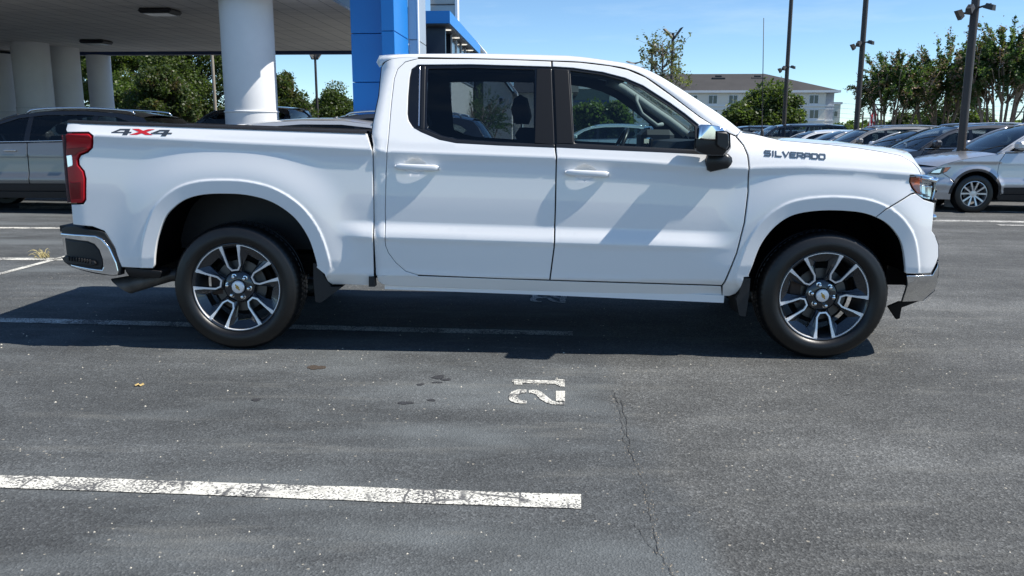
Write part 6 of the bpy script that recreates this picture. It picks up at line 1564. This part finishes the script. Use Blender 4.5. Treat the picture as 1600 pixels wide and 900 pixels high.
            mb = MB(); mb.lathe([(.15 * k, -.10), (.15 * k, -.09), (.0001, -.09)], 24, axis='y'); mb.build('brake_disc', M['disc'], wh)
    e['label'] = ''; return e
def recolor(root, m, roof=None, frm=None):
    """give a copied car its own paint: the slot is linked to the object"""
    for o in [root] + list(root.children_recursive):
        if o.type != 'MESH': continue
        for s in o.material_slots:
            if s.material == frm:
                nm = roof if (roof and o.name.split('.')[0] in ('window_frame', 'roof', 'front_pillar')) else m
                s.link = 'OBJECT'; s.material = nm
def put(root, u, Y, label, cat, group, rz=math.pi - GA, xl=None, grid=None):
    p = grid if grid is not None else place(u, Y); root.location = (p.x, p.y, gz(p.x)); root.rotation_euler = (0, SLOPE * (-1), rz) if False else (0, 0, rz); root['label'] = label; root['category'] = cat
    if group: root['group'] = group
base = car_parts(CarShape(1.03, 1.035), M['p_silver'], clad=True, h=.045)
# anchor of the row: the nearest car's front bumper is at pixel 1459, its near wheel at 1523
a0 = at(1524, 315, 15.7); row0 = Vector((a0.x, 15.7 + .9, 0)) + GU * 1.46
GRP = 'cars parked in the row at right'
def rowpos(k, dx=0, dy=0): p = row0 + GV * (2.85 * k + dy) + GU * dx; return p
put(base, 0, 0, 'silver crossover with dark lower cladding, nearest car of the right row', 'car', GRP, grid=rowpos(0))
flat = CarShape(.98, .98, .92); box_ = CarShape(1.10, 1.06, .98, True)
low = car_parts(CarShape(.965, 1.02, .92), M['p_white'], rails=0, clad=False, h=.07, side_chrome=False)
big = car_parts(box_, M['p_black'], rails=1, clad=False, h=.07)
def car(proto, m, frm, k, label, dx=0, dy=0, group=GRP, roof=None, cat='car', **kw):
    o = proto
    recolor(o, m, roof, frm)
    if k is not None: put(o, 0, 0, label, cat, group, grid=rowpos(k, dx, dy))
    else: put(o, kw['u'], kw['Y'], label, cat, group, rz=kw.get('rz', math.pi - GA))
    return o
# the prototypes are placed last so that copies keep their original paint
car(copy_tree(base), M['p_dark'], M['p_silver'], 1, 'dark grey crossover right behind the nearest silver one', -.25)
car(copy_tree(low), M['p_white'], M['p_white'], 2, 'white hatchback third in the right row', .15)
car(copy_tree(base), M['p_bronze'], M['p_silver'], 3, 'bronze grey crossover fourth in the right row', .1)
car(copy_tree(low), M['p_light'], M['p_white'], 4, 'light silver car fifth in the right row', .2)
car(copy_tree(low), M['p_white'], M['p_white'], 5, 'white car sixth in the right row beside the black vehicle with roof rails', .1)
car(copy_tree(big), M['p_black'], M['p_black'], 6.1, 'big black vehicle with bright roof rails in the right row', -.2)
car(copy_tree(low), M['p_blue'], M['p_white'], 7.1, 'slate blue car behind the black vehicle with roof rails', .2)
put(low, 0, 0, 'white car last but one in the right row', 'car', GRP, grid=rowpos(8.1, .3))
put(big, 0, 0, 'large black vehicle farthest in the right row above the hood base', 'car', GRP, grid=rowpos(9.2, .2))
car(copy_tree(base), M['p_light'], M['p_silver'], 10.3, 'pale silver car farthest at the left end of the right row', .2)
# left: two-tone crossover, black boxy vehicle, grey crossover
two = copy_tree(base); recolor(two, M['p_warm'], M['p_black'], M['p_silver'])
p = place(30, 14.2); put(two, 0, 0, 'silver crossover with black roof behind the pickup tailgate', 'car', None, grid=Vector((at(54, 200, 14).x, 14.6, 0)))
bb = car_parts(CarShape(1.15, 1.06, .97, True), M['p_black'], rails=0, clad=False, h=.08, pickup=True, side_chrome=False); put(bb, 0, 0, 'black crew cab pickup truck behind the thick white column', 'pickup truck', None, grid=Vector((at(374, 200, 18.6).x, 19.2, 0)))
gy = copy_tree(base); recolor(gy, M['p_light'], M['p_dark'], M['p_silver']); put(gy, 0, 0, 'grey crossover with silver roof rails at the foot of the blue tower', 'car', None, grid=Vector((at(560, 200, 13.9).x, 13.9, 0)))
# seen through the cab windows
te = copy_tree(base); recolor(te, M['p_teal'], None, M['p_silver']); put(te, 0, 0, 'pale teal crossover seen through the front side window', 'car', None, grid=Vector((at(930, 200, 31.0).x, 31.0, 0)))
for k, (u, Y, m, lab) in enumerate(((705, 16.0, 'p_white', 'white car whose windshield shows through the rear side window'), (640, 13.4, 'p_light', 'silver car half seen behind the cab through the rear side window'))):
    c_ = copy_tree(low); recolor(c_, M[m], None, M['p_white']); put(c_, 0, 0, lab, 'car', None, rz=-GA, grid=Vector((at(u, 200, Y).x - .6, Y, 0)))
# ================================================================= SMALL THINGS ON THE GROUND
def specks():
    rng = np.random.default_rng(5); V = []; F = []
    for k in range(420):
        u = rng.uniform(-40, 1640); v = 470 + 440 * rng.uniform() ** 1.0; p = ground(u, v); s = rng.uniform(.002, .0055) * (1 + (p.y > 4) * .5); i0 = len(V)
        a = rng.uniform(0, 6.28, 1)[0]
        for q in range(5): V.append((p.x + s * math.cos(a + q * 1.256) * rng.uniform(.7, 1.3), p.y + s * math.sin(a + q * 1.256) * rng.uniform(.7, 1.3), gz(p.x) - .001))
        V.append((p.x, p.y, gz(p.x) + s * .8)); F += [(i0 + q, i0 + (q + 1) % 5, i0 + 5) for q in range(5)]
    return mk('gravel', V, F, mat('pale_grit', (.50, .46, .38), .9))
tag(specks(), 'scattered pale grit on the asphalt', 'gravel', kind='stuff')
def stain(u, v, ru, rv, m, seed):
    rng = random.Random(seed); c = ground(u, v); a = ground(u + ru, v); b = ground(u, v - rv); rx = (a - c).length; ry = (b - c).length; ph = [rng.uniform(0, 6) for _ in range(4)]
    V = [(c.x, c.y, gz(c.x) + .0025)]; n = 28
    for i in range(n):
        t = 2 * math.pi * i / n; k = 1 + .18 * math.sin(2 * t + ph[0]) + .12 * math.sin(3 * t + ph[1]) + .08 * math.sin(5 * t + ph[2]); x = c.x + rx * k * math.cos(t); V.append((x, c.y + ry * k * math.sin(t), gz(x) + .0025))
    return struct(mk('ground_stain', V, [(0, 1 + i, 1 + (i + 1) % n) for i in range(n)], m))
oil = mat('oil_stain', (.042, .042, .044), .5); g = G(oil); g.bump(g.vor(g.coord(), 150), .6, .005)
rust_ = mat('rust_stain', (.060, .045, .033), .8); g = G(rust_); g.bump(g.vor(g.coord(), 150), .6, .005)
for i, (u, v, a, b, m) in enumerate(((685, 589.5, 11, 2.6, oil), (697, 593.5, 7, 1.8, oil), (657, 601, 6, 1.5, oil), (683, 598, 7, 1.3, oil), (633, 630, 11, 2.4, oil), (674, 625.5, 7, 1.6, oil), (400, 625, 8, 1.8, oil), (494, 574.5, 13, 3.5, rust_))): stain(u, v, a, b, m, i)
def crack(name, pts, wd, m, seed):
    rng = random.Random(seed); P = []
    for (a, b) in zip(pts[:-1], pts[1:]):
        for k in range(10): t = k / 10; P.append(ground(a[0] + (b[0] - a[0]) * t + rng.uniform(-2.2, 2.2), a[1] + (b[1] - a[1]) * t))
    V = []
    for i, p in enumerate(P):
        w_ = wd * rng.uniform(.3, 1.3); V += [(p.x - w_, p.y, gz(p.x) + .003), (p.x + w_, p.y, gz(p.x) + .003)]
    return struct(mk(name, V, [(2 * i, 2 * i + 1, 2 * i + 3, 2 * i + 2) for i in range(len(P) - 1)], m))
cm = mat('crack_shadow', (.042, .042, .040), .95)
main_crack = [(958, 610), (968, 640), (976, 690), (990, 715), (1000, 745), (1010, 780), (1018, 815), (1028, 860), (1045, 890), (1056, 912)]
crack('asphalt_crack', main_crack, .0014, cm, 1); crack('asphalt_crack', [(990, 815), (1008, 845), (1030, 870)], .0012, cm, 2); crack('asphalt_crack', [(972, 625), (980, 672), (984, 700)], .0018, cm, 4)
def crumbs():
    rng = random.Random(9); V = []; F = []
    for (a, b) in zip(main_crack[:-1], main_crack[1:]):
        for k in range(20):
            t = rng.random(); p = ground(a[0] + (b[0] - a[0]) * t + rng.gauss(0, 5), a[1] + (b[1] - a[1]) * t + rng.gauss(0, 3)); s = rng.uniform(.0015, .0042); i0 = len(V)
            for q in range(5): V.append((p.x + s * math.cos(q * 1.256) * rng.uniform(.6, 1.3), p.y + s * math.sin(q * 1.256) * rng.uniform(.6, 1.3), gz(p.x) - .001))
            V.append((p.x, p.y, gz(p.x) + s)); F += [(i0 + q, i0 + (q + 1) % 5, i0 + 5) for q in range(5)]
    return mk('loose_grit', V, F, mat('tan_grit', (.36, .30, .22), .9))
tag(crumbs(), 'tan grit gathered along the asphalt crack', 'gravel', kind='stuff')
# dry weed sprouting from the joint, a dead leaf
c = ground(66, 402); rng = random.Random(2); mb = MB()
for k in range(26):
    a = rng.uniform(0, 6.28); L = rng.uniform(.05, .18); t = np.linspace(0, 1, 5); x0 = c.x + rng.uniform(-.03, .10); y0 = c.y + rng.uniform(-.12, .02)
    pts = [(x0 + math.cos(a) * L * q * .7, y0 + math.sin(a) * L * q * .5 - .1 * q * (k % 2), gz(x0) + L * .55 * math.sin(q * 2.2) + .003) for q in t]; mb.tube(pts, [.004, .0035, .003, .002, .001], 4)
tag(mb.build('dry_weed', mat('dry_grass', (.50, .42, .20), .9)), 'dry yellow weed sprouting at the crossing painted lines', 'weed')
c = ground(218, 603); mb = MB(); V = [(c.x + x * .014, c.y + y * .018, gz(c.x) + .004 + z * .01) for x, y, z in ((-2, 0, .3), (-.9, .9, .8), (-.2, .5, 0), (.9, 1.1, .9), (2, .1, .5), (.9, -.9, 0), (0, -.5, .8), (-1, -1, .2))]
mb.add(V, [tuple(range(8))]); tag(mb.build('dead_leaf', mat('dead_leaf', (.50, .36, .14), .8)), 'small curled tan leaf lying on the open asphalt', 'leaf')
